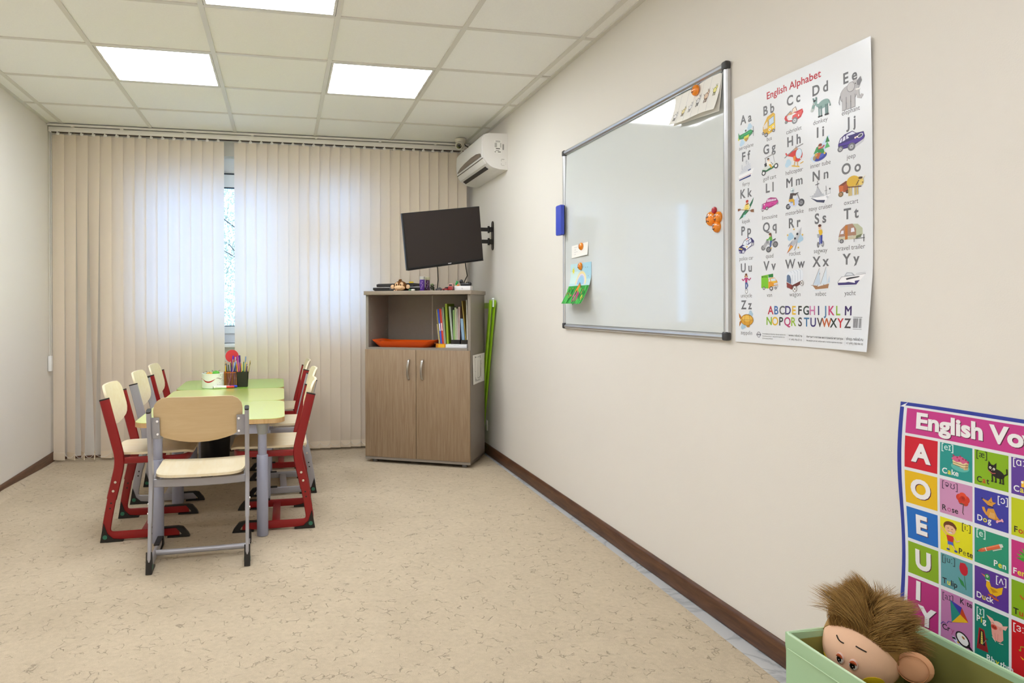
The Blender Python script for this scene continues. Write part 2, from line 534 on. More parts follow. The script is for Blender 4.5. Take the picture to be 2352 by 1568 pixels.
def vane_mesh(a0, a1):
    q = MB().use(m_vane)
    def fn(u, v):
        z = ZB + (ZT - ZB) * v
        a = a1 + (a0 - a1) * min(1, (v * 1.05)) ** .8
        s = (u - .5) * VW
        bw = .0011 * (1 - (2 * u - 1) ** 2)
        return (s * math.cos(a) - bw * math.sin(a), -s * math.sin(a) - bw * math.cos(a), z)
    q.sheet(fn, 8, 24 if abs(a1 - a0) > .01 else 1)
    return q.mesh('vane', fix=False)
def weight_mesh(a1):
    q = MB().use(m_vbot); q.box(-VW / 2, VW / 2, -.0025, .0025, ZB - .003, ZB + .05, Matrix.Rotation(-a1, 4, 'Z')); return q.mesh('bottom_weight')
q = MB().use(m_rail); q.box(-.010, .010, -.006, .006, 2.388, 2.406); q.box(-.004, .004, -.021, .021, 2.4005, 2.407); hang = q.mesh('hanger')
base = R(15)
vm, wm = vane_mesh(base, base), weight_mesh(base)
tw = {-15: R(20), -14: R(42), -13: R(64), -12: R(80), -11: R(22)}
ends = []
for k in range(-15, 24):
    if k == 0: continue
    x = CX + PT * k
    a1 = tw.get(k)
    me = vane_mesh(base, a1) if a1 else vm
    o = bpy.data.objects.new('vane', me); COL.objects.link(o); o.parent = bl; o.location = (x, 0, 0)
    w = bpy.data.objects.new('bottom_weight', weight_mesh(a1) if a1 else wm); COL.objects.link(w); w.parent = o
    h = bpy.data.objects.new('hanger', hang); COL.objects.link(h); h.parent = o
    a = a1 or base
    ends.append((x, a))
q = MB().use(m_rail)
for (xa, aa), (xb, ab) in zip(ends, ends[1:]):
    if xb - xa > .1: continue
    pa = Vector((xa + VW / 2 * math.cos(aa), -VW / 2 * math.sin(aa) - .003, .072)); pb = Vector((xb + VW / 2 * math.cos(ab), -VW / 2 * math.sin(ab) - .003, .072))
    q.tube([pa.lerp(pb, t) - Vector((0, .003 * 4 * t * (1 - t), .030 * 4 * t * (1 - t))) for t in [i / 8 for i in range(9)]], .0013, 5)
q.build('bottom_chain', bl)
q = MB().use(m_rail)
q.tube([(.012, -.02, 2.41), (.011, -.03, .80), (.016, -.03, .765), (.021, -.03, .80), (.022, -.02, 2.41)], .0016, 6)
q.build('pull_cord', bl)
q = MB().use(mat('cord_weight', 'F2F2F2', .4)); q.box(.003, .025, -.045, -.008, .675, .785, bev=.004); q.build('cord_weight', bl)
# ------------------------------------------------------------------ chairs and tables
m_ply = wood('birch_plywood', 'E6D6B2', 'ECE0C4', (1.5, 12, 12), 3, .35)
m_plyb = wood('beech_plywood_back', 'CDB084', 'D8BF96', (10, 1.2, 10), 2, .42)
m_edge = mat('plywood_edge', 'C79B62', .6)
m_red = mat('red_powder_coat', '8C1013', .32, spec=.5)
m_grey = mat('grey_powder_coat', 'A9A8AF', .38, metal=.25)
m_blk = mat('black_plastic', '17130F', .45)
m_grn = mat('green_plug', '2E6E58', .5)
m_scr = mat('rivet_steel', 'D9D4CE', .25, metal=.9)

def curved_plate(q, zs, top, bot, hw, fn, nu=14, nv=10):
    """plate whose outline is bounded by bot(y)..top(y) for y in -hw..hw; fn(y, z, side)"""
    def g(u, v, sd):
        y = hw * math.sin((u - .5) * PI)
        z = bot(y) + (top(y) - bot(y)) * v
        return fn(y, z, sd)
    q.slab(g, nu, nv)

def make_chair(root, col, round_bar=False, K=.388, T=.683):
    """K = height of the knee (seat rail), T = top of the uprights"""
    dz = K - .40; dt = T - .688
    for s in (-1, 1):
        y = .2 * s
        # upper tube with knee
        p = fillet([(-.184, y, T), (-.112, y, K), (-.153, y, .205)], .055)
        q = MB().use(col); q.sweep(p, (0, 1, 0), .046, .019); o = q.build('upright', root)
        c = MB().use(m_blk); d = (Vector((-.184, y, T)) - Vector((-.112, y, K))).normalized(); a = Vector((-.184, y, T))
        c.sweep([a - d * .001, a + d * .005], (0, 1, 0), .047, .020); c.build('end_cap', o)
        sc = MB().use(m_scr)
        for f in (.55, .78):
            pt = Vector((-.112, y, K)).lerp(Vector((-.153, y, .205)), f)
            sc.cyl(pt + Vector((0, .0085 * s, 0)), pt + Vector((0, .0125 * s, 0)), .0062, n=12)
        sc.build('bolt', o)
        # lower tube: leg and floor runner in one bend
        q = MB().use(col)
        p = fillet([(-.1505, y, .216), (-.168, y, .120), (-.182, y, .029), (.155, y, .029)], [.02, .075], 8)
        q.sweep(p, (0, 1, 0), .040, .0155); o = q.build('runner_leg', root)
        hm = MB().use(m_blk)
        for f in (.12, .45):
            pt = Vector((-.1525, y, .196)).lerp(Vector((-.166, y, .12)), f)
            hm.cyl(pt - Vector((0, .0084, 0)), pt + Vector((0, .0084, 0)), .0042, n=10)
        hm.build('adjusting_hole', o)
        q = MB().use(m_blk)
        q.prism([(-.203, 0.002), (-.10, 0.002), (-.10, .0105), (-.145, .016), (-.170, .040), (-.188, .092)], y - .0125, y + .0125, XZ)
        o2 = q.build('heel_cap', o)
        q = MB().use(m_grn); q.cyl((-.181, y - .0135, .026), (-.181, y + .0135, .026), .0105, n=14); q.build('heel_plug', o2)
        q = MB().use(m_blk)
        q.prism([(.10, .0018), (.204, .0018), (.196, .020), (.172, .049), (.150, .054), (.03, .054), (.03, .0485), (.140, .0485), (.166, .018), (.166, .0085), (.10, .0085)], y - .012, y + .012, XZ)
        q.build('toe_cap', o)
        # bracket that holds the back
        q = MB().use(col)
        def br(u, v, sd):
            z = .570 + .092 * v + dt
            yy = s * (.193 - .036 * u)
            xx = -.112 - .072 * (z - .40) / .288 - .004 - (.012 if sd else .009) + .006 * (1 - u)
            return (xx, yy, z)
        q.slab(br, 4, 4); o = q.build('back_bracket', root)
        sc = MB().use(m_scr)
        for z in (.588 + dt, .645 + dt):
            xx = -.112 - .072 * (z - .40) / .288 - .016
            sc.cyl((xx + .003, s * .166, z), (xx - .003, s * .166, z + .001), .0052, n=10)
        sc.build('rivet', o)
        # rail under the seat
    q = MB().use(col)
    q.sweep(fillet([(-.112, -.192, .398 + dz), (.165, -.186, .398 + dz), (.192, -.14, .398 + dz), (.192, .14, .398 + dz), (.165, .186, .398 + dz), (-.112, .192, .398 + dz)], .04), (0, 0, 1), .016, .032)
    q.sweep([(-.112, -.19, .394 + dz), (-.118, -.1, .391 + dz), (-.120, 0, .390 + dz), (-.118, .1, .391 + dz), (-.112, .19, .394 + dz)], (0, 0, 1), .014, .036)
    q.build('seat_rail', root)
    q = MB().use(col)
    if round_bar: q.cyl((-.03, -.2, .036), (-.03, .2, .036), .0125, n=14)
    else: q.box(-.028, .012, -.195, .195, .022, .036, bev=.003)
    q.build('cross_bar', root)
    # seat: shallow moulded plywood, rounded corners
    q = MB().use(m_ply)
    def seat(u, v, sd):
        x0, x1, r = -.165, .215, .055
        x = x0 + (x1 - x0) * (.5 - .5 * math.cos(u * PI))
        d = min(x - x0, x1 - x); hw = .188 - .010 * max(0, (-.05 - x) / .1)
        if d < r: hw -= r - math.sqrt(max(0, r * r - (r - d) ** 2))
        y = hw * (2 * v - 1)
        z = .418 + .006 * (abs(y) / .19) ** 2 + .004 * ((x - .02) / .2) ** 2
        if x > .17: z -= .012 * ((x - .17) / .045) ** 2
        return (x, y, z + dz + (.011 if sd else 0))
    q.slab(seat, 16, 10); q.build('seat', root)
    # back: curved panel, straight top, bowed bottom edge
    q = MB().use(m_plyb if round_bar else m_ply)
    def top(y):
        a = abs(y); r = .055; d = .182 - a
        return .748 + dt - (r - math.sqrt(max(0, r * r - (r - d) ** 2)) if d < r else 0)
    def bot(y):
        a = abs(y); r = .040; d = .182 - a
        return .547 + dt + .040 * (a / .182) ** 2 + (r - math.sqrt(max(0, r * r - (r - d) ** 2)) if d < r else 0)
    def back(y, z, sd):
        lean = -.112 - .072 * (z - .40) / .288 + .006
        return (lean - .022 * (1 - (y / .182) ** 2) - (.011 if sd else 0) + .004, y, z)
    curved_plate(q, None, top, bot, .182, back); q.build('backrest', root)

CH = 'school chairs around the three tables'
GZ = .0072
cr_ = thing('school_chair', '', 'chair', group=CH); make_chair(cr_, m_red)
cg_ = thing('school_chair', '', 'chair', group=CH); make_chair(cg_, m_grey)
cb_ = thing('school_chair', '', 'chair', group=CH); make_chair(cb_, m_grey, True, K=.372, T=.686)
place(cb_, 'grey framed chair at the head of the table with its plywood back to the viewer', (1.290, .095, GZ), R(91.5))
place(cr_, 'red framed chair left of the tables, nearest the viewer', (.995, .588, GZ), R(.5))
place(copy_tree(cr_), 'red framed chair left of the tables, farthest back by the blind', (1.000, 1.79, GZ), R(0))
place(copy_tree(cr_), 'red framed chair right of the tables, nearest the viewer', (1.606, .590, GZ), R(179.5))
place(copy_tree(cr_), 'red framed chair right of the tables, farthest back by the blind', (1.628, 1.96, GZ), R(180))
place(cg_, 'grey framed chair between two red chairs on the left of the tables', (.998, 1.262, GZ), R(0))
place(copy_tree(cg_), 'grey framed chair between two red chairs on the right of the tables', (1.642, 1.272, GZ), R(181))

m_leg = mat('table_leg_grey', '9C9FB2', .4, metal=.2)
m_edgeb = wood('beech_table_edge', 'C29C68', 'CFAE7E', (6, 6, 1), 8, .4)
m_tg = mat('lime_yellow_laminate', 'CBDC66', .34, spec=.75, coat=1.)
m_tf = mat('lime_green_laminate', '96C84A', .36, spec=.6, coat=.8)
def make_table(root, d, mtop, x0=-.3505, x1=.3505):
    zt = .58
    q = MB().use(m_edgeb)
    q.prism(rect(x0, x1, -d / 2, d / 2, .075, 7), zt - .024, zt - .002, XY); q.build('tabletop', root)
    q = MB().use(mtop); q.prism(rect(x0 + .001, x1 - .001, -d / 2 + .001, d / 2 - .001, .074, 7), zt - .002, zt, XY); q.build('laminate_surface', root)
    q = MB().use(m_leg)
    lx, ly = .2425, d / 2 - .032
    q.box(-lx, lx, -ly - .008, -ly + .008, zt - .075, zt - .030); q.box(-lx, lx, ly - .008, ly + .008, zt - .075, zt - .030)
    q.box(-lx - .008, -lx + .008, -ly, ly, zt - .075, zt - .030); q.box(lx - .008, lx + .008, -ly, ly, zt - .075, zt - .030)
    q.build('apron_frame', root)
    for sx in (-1, 1):
        for sy in (-1, 1):
            q = MB().use(m_leg)
            q.cyl((sx * lx, sy * ly, .395), (sx * lx, sy * ly, zt - .04), .0215, n=20)
            q.lathe([(.0265, .002), (.0275, .006), (.0275, .397), (.025, .400)], 20, Matrix.Translation((sx * lx, sy * ly, 0)))
            o = q.build('leg', root)
            q = MB().use(mat('leg_socket_grey', '8E8F8C', .5)); q.lathe([(.024, zt - .078), (.028, zt - .050), (.031, zt - .026)], 20, Matrix.Translation((sx * lx, sy * ly, 0))); q.build('leg_socket', o)
for mm in (m_tg, m_tf): mm.node_tree.nodes['Principled BSDF'].inputs['Coat Roughness'].default_value = .20; mm.node_tree.nodes['Principled BSDF'].inputs['Coat IOR'].default_value = 1.8
TG = 'tables pushed together in a row'
for nm, lb, ya, yb, mt in (('school_table', 'yellow green table nearest the viewer, behind the grey chair', .284, .980, m_tg),
                           ('school_table', 'yellow green table in the middle of the row of three', .984, 1.646, m_tg),
                           ('school_table', 'lime green table farthest back, carrying the pencil cups', 1.650, 2.285, m_tf)):
    t = thing(nm, lb, 'table', (1.307, (ya + yb) / 2, .0072), group=TG)
    make_table(t, yb - ya, mt)
# ------------------------------------------------------------------ cabinet in the corner
m_cside = mat('grey_beige_laminate', '8E857B', .45, noise=(40, .04))
m_coak = wood('brown_grained_oak', '8B7258', 'A08A70', (9, 9, .45), 9, .45, 6)
m_ctop = wood('grey_brown_top_board', '8F8171', 'A6988A', (.6, 8, 8), 8, .4)
m_steel = mat('brushed_steel', 'C9C7C4', .28, metal=1.)
m_foot = mat('grey_plastic_foot', '8B8A8C', .5)
ANG = -math.atan2(.5025, .8645)
CB = Vector((2.233, 1.861, .0072))
cab = thing('cabinet', 'grey brown cabinet with two wood doors and an open shelf in the corner', 'cabinet', CB, ANG)
CW, CD, CZ = .790, .415, 1.240
q = MB().use(m_cside)
q.box(.0, .020, .018, CD, .026, 1.212); q.box(CW - .020, CW, .018, CD, .026, 1.212)
q.box(.0, CW, .004, CD, .024, .044)
q.box(.020, CW - .020, CD - .008, CD, .044, 1.212)
q.build('body', cab)
q = MB().use(m_ctop); q.box(-.008, CW + .010, -.004, CD, 1.212, CZ, bev=.0015); q.build('top_board', cab)
q = MB().use(m_cside); q.box(.020, CW - .020, .004, CD - .008, .815, .833); q.build('shelf', cab)
q = MB().use(mat('joint_strip_grey', 'B3ABA2', .4)); q.box(.379, .391, CD - .0125, CD - .008, .833, 1.212); q.build('joint_strip', cab)
for x0, x1, hx in ((.001, .3915, .338), (.3945, CW - .001, .440)):
    q = MB().use(m_coak); q.box(x0, x1, 0, .017, .044, .819, bev=.0012); o = q.build('door', cab)
    q = MB().use(m_steel)
    pts = [(hx + .004, -.001, .748), (hx + .005, -.018, .746), (hx + .002, -.026, .715), (hx - .002, -.027, .68), (hx - .002, -.022, .64), (hx + .001, -.010, .612), (hx + .001, -.001, .610)]
    q.sweep(fillet(pts, .02, 4), (1, 0, 0), .007, .015)
    q.build('handle', o)
for x in (.055, CW - .055):
    for y in (.055, CD - .055):
        q = MB().use(m_foot); q.cyl((x, y, 0), (x, y, .025), .019, n=20); q.build('foot', cab)
q = MB().use(mat('pin_steel', 'B9B4AE', .3, metal=.8))
for y in (.07, .36):
    for z in (.86, .95, 1.05, 1.185): q.cyl((.0195, y, z), (.0225, y, z), .0035, n=8)
o = q.build('shelf_pins', cab); o['kind'] = 'stuff'

CM = Matrix.Translation(CB) @ Matrix.Rotation(ANG, 4, 'Z')
def cl(x, y, z):                    # a spot in the cabinet's own directions -> world
    return CM @ Vector((x, y, z - CB.z))
def cthing(name, label, cat, x, y, z, rz=0., group=None):
    return thing(name, label, cat, cl(x, y, z), ANG + rz, group)

# paper on the side panel
m_paper = mat('white_paper', 'F0EEE8', .75, spec=.2); m_ink = mat('black_ink', '22201E', .8)
q = MB().use(m_paper)
P0 = cl(CW + .0015, 0, 0)
t = thing('paper_sheet', 'white paper with black marks stuck on the side of the cabinet', 'paper', cl(CW, 0, 0), ANG)
def sh(u, v, lift=0.):
    y = .066 + .318 * u; z = .582 + .208 * v
    x = .002 + .010 * (v ** 3) * u * .6 + .007 * abs(u - .5) * (1 - v) + lift
    return (x, y, z)
q.slab(lambda u, v, sd: Vector(sh(u, v)) + Vector((.0006 if sd else 0, 0, 0)), 8, 8)
q.build('paper', t)
q = MB().use(m_ink)
for i in range(26):
    u = random.uniform(.18, .62); v = random.choice([random.uniform(.86, .93), random.uniform(.1, .18), random.uniform(.2, .85)])
    if .2 < v < .84: u = random.choice([.18, .2, .42, .66, .68, .70, .9])
    w, h = random.uniform(.01, .035), random.uniform(.01, .04)
    q.add([sh(u, v, .0012), sh(u + w, v, .0012), sh(u + w, v + h, .0012), sh(u, v + h, .0012)], [(0, 1, 2, 3)])
for (u0, v0, u1, v1) in ((.17, .1, .18, .85), (.66, .2, .685, .78), (.69, .14, .70, .5), (.2, .91, .62, .915), (.2, .09, .64, .10), (.42, .2, .425, .8)):
    q.add([sh(u0, v0, .0012), sh(u1, v0, .0012), sh(u1, v1, .0012), sh(u0, v1, .0012)], [(0, 1, 2, 3)])
q.build('drawing', t, fix=False)

# orange tray on the shelf
m_or = mat('orange_plastic', 'EE5A08', .32)
SZ = .8335
t = cthing('serving_tray', 'orange plastic tray with hand holes on the open cabinet shelf', 'tray', .268, .160, SZ)
q = MB().use(m_or)
def tray(rx, ry, z, flare=0.):
    out = []
    for x, y in rect(-rx, rx, -ry, ry, .055, 5):
        out.append((x, y, z + flare * (abs(x) / rx) ** 3))
    return out
q.ring([tray(.178, .096, 0), tray(.192, .106, .004), tray(.224, .130, .030, .012), tray(.239, .139, .040, .020), tray(.236, .137, .041, .020), tray(.220, .127, .030, .012), tray(.188, .103, .008), tray(.172, .092, .005)])
q.build('tray_shell', t)
for s in (-1, 1):
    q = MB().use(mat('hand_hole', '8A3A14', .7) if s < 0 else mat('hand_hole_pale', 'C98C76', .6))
    Mx = Matrix.Translation((s * .2215, 0, .0375)) @ Matrix.Rotation(R(52 * s), 4, 'Y')
    q.prism(rect(-.009, .009, -.030, .030, .008, 4), -.0025, .0025, lambda u, v, d: tuple(Mx @ Vector((u, v, d)))); q.build('hand_hole', t)

# magazine boxes, books and folders to the right of the divider
def upright(name, label, cat, x0, x1, h, dep, z, col, lean, y=.13, rough=.5, cover=None, group='books and folders on the cabinet shelf', tr=0.):
    """thin upright thing: spine towards the room, leaning sideways by lean metres at its top"""
    t = cthing(name, label, cat, (x0 + x1) / 2, y, z, 0, group)
    w = x1 - x0
    Sh = Matrix.Identity(4); Sh[0][2] = lean / h
    q = MB().use(mat('cover_' + col, col, rough, trans=tr)); 
    q.box(-w / 2, w / 2, 0, .0015, 0, h, Sh); q.box(-w / 2, -w / 2 + .001, .0015, dep, 0, h, Sh); q.box(w / 2 - .001, w / 2, .0015, dep, 0, h, Sh)
    q.build('cover', t)
    q = MB().use(mat('book_pages', 'EFE8D8', .8)); q.box(-w / 2 + .001, w / 2 - .001, .0025, dep - .003, .002, h - .003, Sh); q.build('pages', t)
    if cover:
        q = MB().use(mat('spine_' + cover, cover, .6)); q.box(-w * .28, w * .28, -.0005, 0, h * .42, h * .62, Sh); q.build('spine_print', t)
    return t
upright('book', 'small pale book leaning lowest at the left end of the shelf row', 'book', .526, .5305, .165, .15, .842, 'D9CDA6', -.019)
upright('book', 'thin yellow green book behind the blue one on the shelf', 'book', .531, .5355, .268, .17, .846, 'B7A740', -.028)
upright('book', 'blue workbook with white spine print on the shelf', 'book', .5365, .549, .268, .17, .846, '3F58C8', -.026, cover='F0F0F0')
upright('book', 'red workbook with white spine print beside the blue one', 'book', .550, .563, .272, .17, .846, 'D03A1E', -.024, cover='F5E9DC')
upright('book', 'thin pale pink book between the red and grey green ones', 'book', .5635, .568, .270, .17, .846, 'BE9FA2', -.022)
upright('folder', 'grey green folder with a dark blue edge on the shelf', 'folder', .569, .578, .284, .17, .846, '8FA386', -.020)
upright('folder', 'tall lime green folder leaning beside the white box files', 'folder', .582, .597, .288, .18, .8655, '93A92A', -.013)
# file holders: black base with clear upright files
def holder(label, x0, x1, z=.8655):
    t = cthing('file_holder', label, 'file holder', (x0 + x1) / 2, .12, z, 0, 'black file holders on the shelf')
    q = MB().use(m_blk); w = (x1 - x0) / 2
    q.box(-w, w, 0, .003, 0, .030); q.box(-w, w, .16, .163, 0, .030); q.box(-w, -w + .003, .003, .16, 0, .03); q.box(w - .003, w, .003, .16, 0, .03); q.box(-w + .003, w - .003, .003, .16, 0, .003)
    q.build('holder_box', t); return t
holder('black file holder under the grey and green clear files', .617, .683)
holder('black file holder under the blue clear file', .690, .742)
upright('folder', 'grey clear plastic folder standing in the left file holder', 'folder', .620, .634, .265, .14, .869, 'AEB6AA', -.022, .126, .25)
upright('folder', 'pale green clear folder in the left file holder', 'folder', .635, .645, .240, .14, .869, '8DB46C', -.006, .126, .25)
upright('folder', 'light olive folder in the left file holder', 'folder', .646, .657, .258, .14, .869, 'B4BE96', -.004, .126, .25)
upright('folder', 'pale grey folder in the left file holder', 'folder', .658, .667, .250, .14, .869, 'C6C3BA', -.002, .126, .25)
upright('folder', 'dusty pink folder at the right of the left file holder', 'folder', .668, .680, .262, .14, .869, 'C2A8A4', .003, .126, .3)
upright('folder', 'short clear blue folder in the right file holder', 'folder', .699, .719, .178, .14, .869, '8FAFCC', -.014, .126, .15)
upright('folder', 'mustard yellow cardboard folder leaning behind the blue one', 'folder', .7235, .7295, .305, .14, .869, 'B29A4A', -.030, .130, .6)
upright('folder', 'white sheet folder at the right end of the shelf row', 'folder', .733, .741, .312, .14, .869, 'CFCDC8', -.006, .126, .5)
t = cthing('card_box', 'small orange yellow card box under the leaning books', 'box', .545, .10, SZ, 0)
q = MB().use(mat('orange_card', 'D98A10', .5)); q.box(-.036, .036, 0, .002, 0, .034); q.box(-.036, -.034, .002, .12, 0, .034); q.box(.034, .036, .002, .12, 0, .034); q.box(-.034, .034, .002, .12, 0, .008); q.build('box_shell', t)
q = MB().use(mat('yellow_print', 'F2B81C', .5)); q.box(-.018, .030, -.0008, 0, .003, .029); q.build('box_print', t)
t = cthing('white_box', 'flat white box under the black file holders on the shelf', 'box', .664, .095, SZ)
q = MB().use(mat('glossy_white', 'EDEDEF', .3)); q.box(-.081, .078, 0, .19, 0, .031, bev=.004); q.build('box_shell', t)
q = MB().use(mat('pale_grey_print', 'B4B4B8', .5)); q.box(-.02, .02, -.0006, .0004, .022, .0235); q.build('box_print', t)

# things standing on the cabinet
TZ = CZ + .0068
m_bk = mat('black_gloss', '1B191B', .25)
t = cthing('disc_player', 'flat black disc player with silver top at the left on the cabinet', 'disc player', .200, .20, TZ)
q = MB().use(m_bk); q.prism([(-.185, .012), (-.165, 0), (.165, 0), (.185, .012), (.185, .026), (-.185, .026)], -.085, .085, XZ); q.build('player_body', t)
q = MB().use(mat('silver_lid', 'CFCFD2', .3, metal=.4)); q.box(-.183, .183, -.085, .085, .026, .0325, bev=.002); q.build('player_lid', t)
q = MB().use(mat('pale_letters', '8E8E92', .5)); q.box(-.052, -.022, -.0856, -.085, .016, .020); q.build('player_print', t)
t = cthing('laptop', 'closed black laptop lying on the disc player', 'laptop', .190, .20, TZ + .033)
q = MB().use(m_bk); q.box(-.145, .145, -.09, .10, 0, .010, bev=.003); q.build('laptop_base', t)
q = MB().use(mat('laptop_lid', '2A282B', .35)); q.prism([(-.145, .0105), (.145, .0105), (.145, .026), (-.13, .022), (-.145, .017)], -.09, .10, XZ); q.build('laptop_lid', t)

# monkey plush
m_mb = mat('brown_plush', '6B4526', .95, spec=.1, bump=(300, .5)); m_mf = mat('tan_plush', 'E3BD94', .95, spec=.1, bump=(300, .4))
t = cthing('monkey_toy', 'brown plush monkey head toy with tan face lying before the laptop', 'plush toy', .257, .052, TZ + .0005)
q = MB().use(m_mb); q.ball((0, 0, .036), .050, .036, .036, 24, 16)
q.tube([(-.010, 0, .066), (-.004, -.003, .077), (.006, -.004, .080), (.014, -.003, .074)], [.008, .009, .007, .002], 8); q.build('head', t)
q = MB().use(m_mf); q.ball((0, -.017, .024), .041, .026, .022, 20, 12); q.ball((-.017, -.018, .043), .017, .021, .020, 16, 10); q.ball((.017, -.018, .043), .017, .021, .020, 16, 10); q.build('face', t)
for s in (-1, 1):
    q = MB().use(m_mf); q.ball((s * .059, -.004, .030), .016, .009, .016, 16, 10); q.build('ear', t)
    q = MB().use(mat('dark_brown_felt', '3B2412', .8)); q.ball((s * .016, -.037, .044), .0042, .003, .0085, 12, 8); q.build('eye', t)
q = MB().use(mat('brown_thread', '7A4A2C', .8)); q.tube([(-.024, -.038, .020), (-.012, -.0425, .0115), (0, -.0435, .0095), (.012, -.0425, .0115), (.024, -.038, .020)], .0011, 6); q.build('mouth', t)
for s in (-1, 1):
    q = MB().use(m_mf); q.ball((-.026 + s * .008, -.030, .004), .007, .007, .004, 12, 8); q.build('paw', t)
t = cthing('sticky_notes', 'small block of yellow sticky notes behind the monkey toy', 'sticky notes', .298, .17, TZ + .0595)
q = MB().use(mat('sticky_yellow', 'F2CF2E', .6)); q.box(-.016, .016, -.016, .016, 0, .012, Matrix.Rotation(R(20), 4, 'Z')); q.build('note_block', t)

def bottle(label, x, y, col, cap, r, h):
    t = cthing('bubble_bottle', label, 'bottle', x, y, TZ, 0, 'bubble bottles')
    q = MB().use(mat(col[0], col[1], .3)); q.lathe([(r * .9, 0), (r, .003), (r, h * .74), (r * .9, h * .78)], 24); o = q.build('bottle_body', t)
    q = MB().use(mat('bottle_print', 'B98BD8', .4)); 
    for k, a in enumerate((-100, -82, -70, -95, -76)):
        z = h * (.2 + .11 * k); c = Vector((r * 1.003 * math.cos(R(a)), r * 1.003 * math.sin(R(a)), z))
        q.ball(c, .004, .001, .005, 8, 6)
    q.build('bottle_print', t)
    q = MB().use(mat(cap[0], cap[1], .35)); q.lathe([(r * .98, h * .78), (r * 1.02, h * .79), (r * 1.02, h * .985), (r * .95, h)], 24); q.build('cap', t)
bottle('purple bubble bottle with white cap in front of the other', .397, .130, ('purple_plastic', '6A3FB0'), ('white_cap', 'F3F3F3'), .0195, .106)
bottle('brownish purple bubble bottle with cream cap half hidden behind', .424, .172, ('plum_plastic', '6E4A6A'), ('cream_cap', 'EFEBC8'), .0165, .104)
t = cthing('tape_roll', 'small green and white roll lying right of the monkey toy', 'roll', .333, .06, TZ)
q = MB().use(mat('green_wrap', '4C7C58', .5)); q.cyl((-.014, 0, .0075), (.006, 0, .0075), .0075, n=14); q.build('wrap', t)
q = MB().use(m_paper); q.cyl((.006, 0, .0072), (.030, 0, .0072), .0070, n=14); q.build('paper_roll', t)
m_cg = mat('clear_glass', 'FFFFFF', .03, trans=1.0)
t = cthing('drinking_glass', 'small clear glass holding green toys beside the purple bottles', 'glass', .473, .13, TZ)
q = MB().use(m_cg); q.lathe([(.018, 0), (.021, .001), (.0265, .049), (.0253, .049), (.0200, .004), (.001, .0035)], 24, caps=True); q.build('glass_wall', t)
t2 = thing('frog_toys', 'handful of small green rubber toys inside the glass', 'toy', cl(.473, .13, TZ + .004), ANG)
q = MB()
for i in range(11):
    q.use(mat('frog_green_%d' % (i % 3), ('6E9A4A', '94B46A', '4C7A3A')[i % 3], .45))
    a = 2.4 * i; q.ball((.0095 * math.cos(a), .0095 * math.sin(a), .006 + .0038 * i), .0075, .007, .0062, 10, 8)
o = q.build('toy_pile', t2)

def car(label, x, y, z, col, L=.052, Wd=.024, hh=.018, rz=0., tall=1.):
    t = cthing('toy_car', label, 'toy car', x, y, z, rz, 'toy cars on the cabinet')
    q = MB().use(mat(col[0], col[1], .2, coat=.5))
    a = L / 2
    q.prism([(-a, .005), (a, .005), (a, .012), (a * .9, .0145), (a * .5, .016), (a * .22, .023 * tall), (-a * .45, .0235 * tall), (-a * .8, .0165), (-a, .0145)], -Wd / 2, Wd / 2, XZ); q.build('car_body', t)
    q = MB().use(mat('car_window', '2B2E33', .1))
    for s in (-1, 1): q.prism([(a * .40, .0165), (a * .18, .0218 * tall), (-a * .42, .0222 * tall), (-a * .62, .0168)], s * Wd / 2, s * (Wd / 2 + .0006), XZ)
    q.build('side_windows', t)
    for wx in (-a * .58, a * .6):
        for s in (-1, 1):
            q = MB().use(m_blk); q.cyl((wx, s * (Wd / 2 - .003), .0058), (wx, s * (Wd / 2 + .0012), .0058), .0056, n=14); q.build('wheel', t)
    q = MB().use(mat('headlight', 'EDE7DA', .2))
    for s in (-1, 1): q.ball((a, s * Wd * .33, .0115), .0012, .003, .002, 8, 6)
    q.build('headlights', t)
    return t
car('small black toy car on the cabinet, left of the red ones', .533, .10, TZ, ('black_paint', '1D1A1B'), rz=R(200))
car('red toy sports car between the black car and the red van', .583, .11, TZ, ('red_paint', '9C2226'), L=.056, Wd=.026, rz=R(205), tall=1.15)
t = cthing('toy_van', 'boxy red toy van with pale roof beside the white drawer box', 'toy van', .627, .10, TZ)
q = MB().use(mat('red_paint', '9C2226', .2)); q.box(-.0155, .0155, -.03, .03, .004, .030, bev=.002); q.build('van_body', t)
q = MB().use(mat('pale_pink_roof', 'D9A7A0', .35)); q.box(-.0145, .0145, -.022, .028, .030, .050, bev=.003); q.build('van_roof', t)
q = MB().use(mat('car_window', '2B2E33', .1)); q.box(-.011, .011, -.0226, -.022, .034, .045); q.build('van_windscreen', t)
for x in (-.0135, .0135):
    for y in (-.019, .019):
        q = MB().use(m_blk); q.cyl((x - .003, y, .0058), (x + .003, y, .0058), .0058, n=12); q.build('wheel', t)
t = cthing('drawer_box', 'little white drawer box with a knob at the right on the cabinet', 'box', .705, .11, TZ)
q = MB().use(mat('drawer_white', 'E9E7E6', .4)); q.box(-.059, .059, 0, .07, 0, .0335, bev=.001); q.build('box_body', t)
q = MB().use(mat('drawer_white', 'E9E7E6', .4)); q.box(-.055, .055, -.003, 0, .003, .031, bev=.001); o = q.build('drawer', t)
q = MB().use(mat('drawer_knob', 'D6D4D4', .3)); q.ball((0, -.006, .017), .004, .004, .004, 12, 8); q.build('knob', o)
t = cthing('game_controller', 'black toy controller lying on the white drawer box', 'controller', .722, .145, TZ + .0338)
q = MB().use(m_bk); q.box(-.036, .038, -.022, .022, 0, .022, bev=.007, seg=3); q.ball((-.030, -.014, .030), .014, .012, .016); q.ball((.032, -.012, .014), .014, .014, .013); q.build('controller_body', t)
